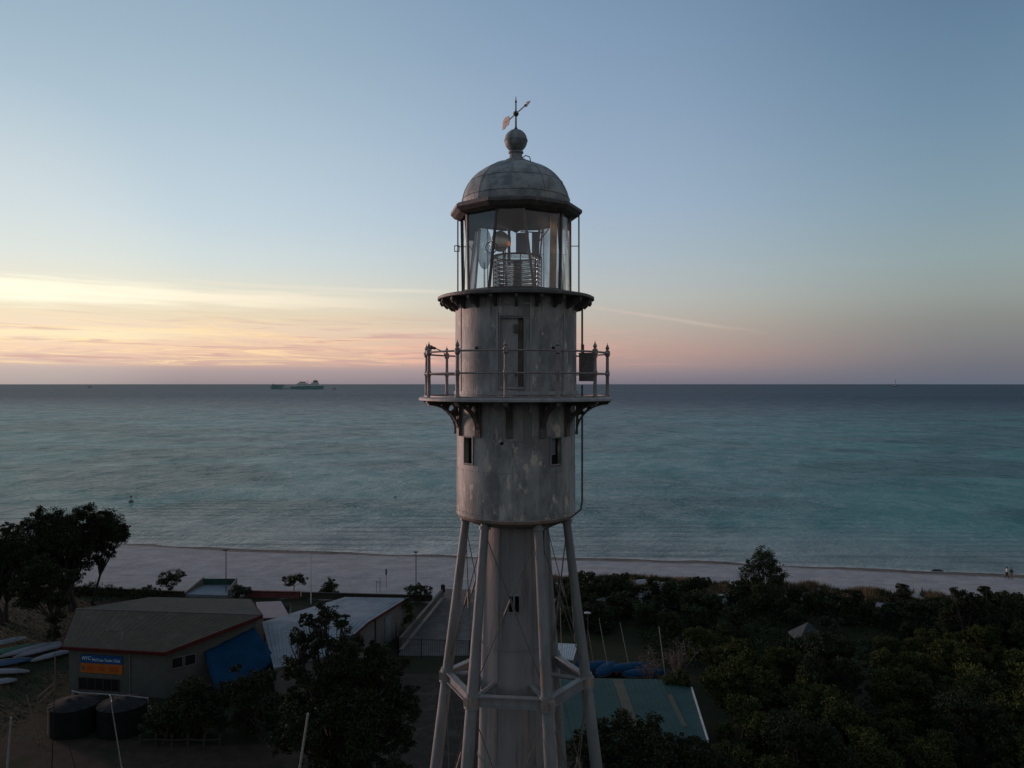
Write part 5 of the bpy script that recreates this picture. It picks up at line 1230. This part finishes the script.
# container ship on the horizon
m_shiph = mat('ship hull green', (0.18,0.31,0.29), (0.15,0.27,0.25), 0.01, 0.6)  # green lightened so the colour carries the distance haze
m_shipw = mat('ship superstructure', (0.60,0.66,0.62), (0.5,0.56,0.53), 0.02, 0.6)  # pale tone also has distance haze mixed into it
m_shipd = mat('ship dark cargo', (0.16,0.14,0.15), (0.20,0.13,0.12), 0.02, 0.7)
sx, sy = (297-512)/F*4300, 4300.0
SP = thing('cargo_ship', 'long green cargo ship on the horizon at the left', 'ship', (sx, sy, -0.9))
Ls = 288; mb = MB()
pr = [(-Ls/2, 1), (-Ls/2+10, -0.5), (Ls/2-8, -0.5), (Ls/2, 1)]
mb.prism([(sx-Ls/2+8, sy-18, -1), (sx+Ls/2-4, sy-18, -1), (sx+Ls/2, sy-18, 17), (sx+40, sy-18, 16), (sx-20, sy-18, 13), (sx-Ls/2+4, sy-18, 14), (sx-Ls/2, sy-18, 17)], (0, 36, 0)); mb.build('hull', m_shiph, SP)
mb = MB(); mb.prism([(sx-74, sy-18.5, 3), (sx-30, sy-18.5, 3), (sx-30, sy-18.5, 12), (sx-74, sy-18.5, 12)], (0, 0.4, 0)); mb.build('hull_band', m_shipw, SP)
mb = MB(); mb.box((sx-100, sy, 19), (56, 30, 9)); mb.box((sx-128, sy, 20), (14, 26, 12)); mb.build('cargo_stack', m_shiph, SP)
mb = MB(); mb.box((sx+55, sy, 22), (110, 30, 12)); mb.box((sx+30, sy, 30), (50, 28, 6)); mb.box((sx+100, sy, 30), (36, 28, 12)); mb.build('superstructure', m_shipw, SP)
mb = MB(); mb.box((sx+102, sy, 41), (22, 16, 12)); mb.box((sx+30, sy, 37), (34, 12, 6)); mb.tube([(sx+60, sy, 30), (sx+60, sy, 46)], 1.2, 6); mb.tube([(sx-132, sy, 20), (sx-132, sy, 33)], 1.0, 6); mb.tube([(sx+102, sy, 40), (sx+102, sy, 54)], 1.0, 6); mb.build('funnel', m_shipd, SP)
# small vessels far out
def vessel(px, dist, L_, h_, label, m=m_shipd):
    x = (px-512)/F*dist; rt = thing('small_vessel', label, 'boat', (x, dist, -0.9)); mb = MB()
    mb.prism([(x-L_/2+2, dist-3, -1), (x+L_/2-1, dist-3, -1), (x+L_/2, dist-3, L_*0.16), (x-L_/2, dist-3, L_*0.13)], (0, 6, 0)); mb.build('hull', m, rt)
    mb = MB(); mb.box((x+L_*0.1, dist, L_*0.22), (L_*0.4, 5, L_*0.14)); mb.build('cabin', m_shipw, rt)
    mb = MB(); mb.tube([(x+L_*0.1, dist, L_*0.2), (x+L_*0.1, dist, h_)], L_*0.035, 5); mb.tube([(x+L_*0.1-L_*0.12, dist, h_*0.7), (x+L_*0.1+L_*0.12, dist, h_*0.7)], L_*0.015, 5); mb.build('mast', m, rt)
vessel(895, 9000, 60, 78, 'tiny masted boat on the horizon at the far right')
vessel(334, 4200, 20, 12, 'tiny dark boat on the horizon just right of the cargo ship')
vessel(90, 6500, 30, 16, 'tiny dark boat on the horizon at the far left')
# channel mark
mz = -0.9; c = gp(131, 502, mz); rt = thing('channel_marker', 'small dark marker buoy standing in the water beyond the left-hand trees', 'marker', c)
MB().lathe([(0.001, mz-0.2), (0.55, mz-0.1), (0.6, mz+0.3), (0.15, mz+0.5)], (c.x, c.y), 12).build('float', m_shipd, rt, True)
mb = MB(); mb.tube([c, c + Vector((0, 0, 1.3))], 0.08, 6); mb.ball(c + Vector((0, 0, 1.35)), 0.28, 8, 6); mb.build('topmark', m_shipd, rt, True)
c = gp(395, 497, mz); mb = MB(); mb.ball(c, 0.35, 10, 6, (1, 1, 0.8)); mb.tube([c, c + Vector((0, 0, 0.6))], 0.04, 5); solo(mb, 'mooring_buoy', m_shipd, c, 'tiny dark buoy floating left of the lighthouse', 'buoy')
# driftwood log at the waterline
c = gp(937, 571, -0.9); mb = MB(); mb.tube([c + Vector((-0.8, 0, 0.05)), c + Vector((-0.3, 0.1, 0.12)), c + Vector((0.4, 0, 0.10)), c + Vector((0.9, -0.1, 0.04))], [0.08, 0.16, 0.13, 0.05], 8); mb.tube([c + Vector((0.2, 0, 0.1)), c + Vector((0.45, 0.1, 0.3))], [0.05, 0.03], 6)
solo(mb, 'driftwood', m_blk, c, 'dark log lying at the waterline on the right', 'driftwood', smooth=True)

# ================================================================== PEOPLE
m_skin = mat('skin', (0.36,0.22,0.16), (0.33,0.2,0.145), 10, 0.6)
m_hair = mat('dark hair', (0.03,0.02,0.015), (0.02,0.015,0.012), 10, 0.8)
def skin_mesh(name, verts, edges, rad, root_i=0, m=None, parent=None, sub=1):
    me = bpy.data.meshes.new(name); me.from_pydata([Vector(v) for v in verts], edges, []); o = bpy.data.objects.new(name, me); COL.objects.link(o)
    md = o.modifiers.new('s', 'SKIN'); sv = me.skin_vertices[0].data
    for i, r in enumerate(rad): sv[i].radius = r if isinstance(r, tuple) else (r, r); sv[i].use_root = (i == root_i)
    md.use_smooth_shade = True; s2 = o.modifiers.new('b', 'SUBSURF'); s2.levels = sub; s2.render_levels = sub
    dg = bpy.context.evaluated_depsgraph_get(); m2 = bpy.data.meshes.new_from_object(o.evaluated_get(dg)); m2.name = name
    bpy.data.objects.remove(o); m2.materials.clear(); m2.materials.append(m)
    o = bpy.data.objects.new(name, m2); COL.objects.link(o)
    if parent: o.parent = parent
    return o
def person(px, py, label, top_m, leg_m, face, arm=0.0, step=0.18, h_=1.74):
    c = gp(px, py, -0.45); c.z = float(land_z(np.array([c.x]), np.array([c.y]))[0]); s_ = h_/1.74
    rt = thing('person', label, 'person', (c.x, c.y, c.z)); rt.rotation_euler = (0, 0, face)
    V = [(0,0,.95), (0,0,1.15), (0,-.01,1.40), (0,-.01,1.50), (0,-.03,1.58), (0,-.03,1.68),
         (-.10,0,.90), (-.11,-step*0.6,.50), (-.11,-step,.08), (-.11,-step-.15,.03), (.10,0,.90), (.11,step*0.3,.50), (.11,step,.10), (.11,step-.14,.04),
         (-.18,0,1.40), (-.24,.05,1.13), (-.25,-.05-arm,.92), (-.25,-.08-arm,.82), (.18,0,1.40), (.24,-.02,1.13), (.25,-.10,.92+arm*.8), (.25,-.14,.82+arm)]
    E = [(0,1),(1,2),(2,3),(3,4),(4,5),(0,6),(6,7),(7,8),(8,9),(0,10),(10,11),(11,12),(12,13),(2,14),(14,15),(15,16),(16,17),(2,18),(18,19),(19,20),(20,21)]
    Rr = [(.15,.11),(.14,.10),(.16,.10),(.055,.055),(.08,.09),(.07,.08),.09,.065,.045,.035,.09,.065,.045,.035,.055,.042,.034,.028,.055,.042,.034,.028]
    skin_mesh('body', [tuple(q*s_ for q in v) for v in V], E, [tuple(q*s_ for q in r) if isinstance(r, tuple) else r*s_ for r in Rr], 0, m_skin, rt)
    VT = [V[0], V[1], V[2], (0,-.01,1.46), V[14], V[15], (-.25,0,1.02), V[18], V[19], (.25,-.06,1.02)]; ET = [(0,1),(1,2),(2,3),(2,4),(4,5),(5,6),(2,7),(7,8),(8,9)]
    skin_mesh('top', [tuple(q*s_ for q in v) for v in VT], ET, [(.175,.135),(.16,.125),(.18,.125),.075,.08,.06,.05,.08,.06,.05], 0, top_m, rt)
    VL = [V[0], V[6], V[7], (V[8][0], V[8][1], .13), V[10], V[11], (V[12][0], V[12][1], .15)]; EL = [(0,1),(1,2),(2,3),(0,4),(4,5),(5,6)]
    skin_mesh('trousers', [tuple(q*s_ for q in v) for v in VL], EL, [(.175,.14),.11,.085,.07,.11,.085,.07], 0, leg_m, rt)
    mb = MB(); mb.ball((0, 0.0, 1.675*s_), 0.105*s_, 12, 8, (0.9, 1.0, 1.0)); o = MB(); 
    hm = bpy.data.meshes.new('hair'); hm.from_pydata([tuple(v) for v in mb.v], [], mb.f); hm.materials.append(m_hair); ho = bpy.data.objects.new('hair', hm); COL.objects.link(ho); ho.parent = rt
m_tw = mat('white top', (0.50,0.52,0.55), (0.45,0.47,0.5), 10, 0.8); m_tk = mat('dark cloth', (0.02,0.02,0.024), (0.015,0.015,0.018), 10, 0.85)
m_tt = mat('tan cloth', (0.30,0.25,0.18), (0.26,0.21,0.15), 10, 0.85); m_tb = mat('brown cloth', (0.10,0.08,0.06), (0.08,0.065,0.05), 10, 0.85)
person(1006.8, 576.5, 'person in white top and dark trousers on the sand at the right edge', m_tw, m_tk, R(70), 0.1)
person(1011.5, 577, 'person in brown top and tan trousers on the sand, right of the one in white', m_tb, m_tt, R(-60), 0.05, 0.1, 1.7)
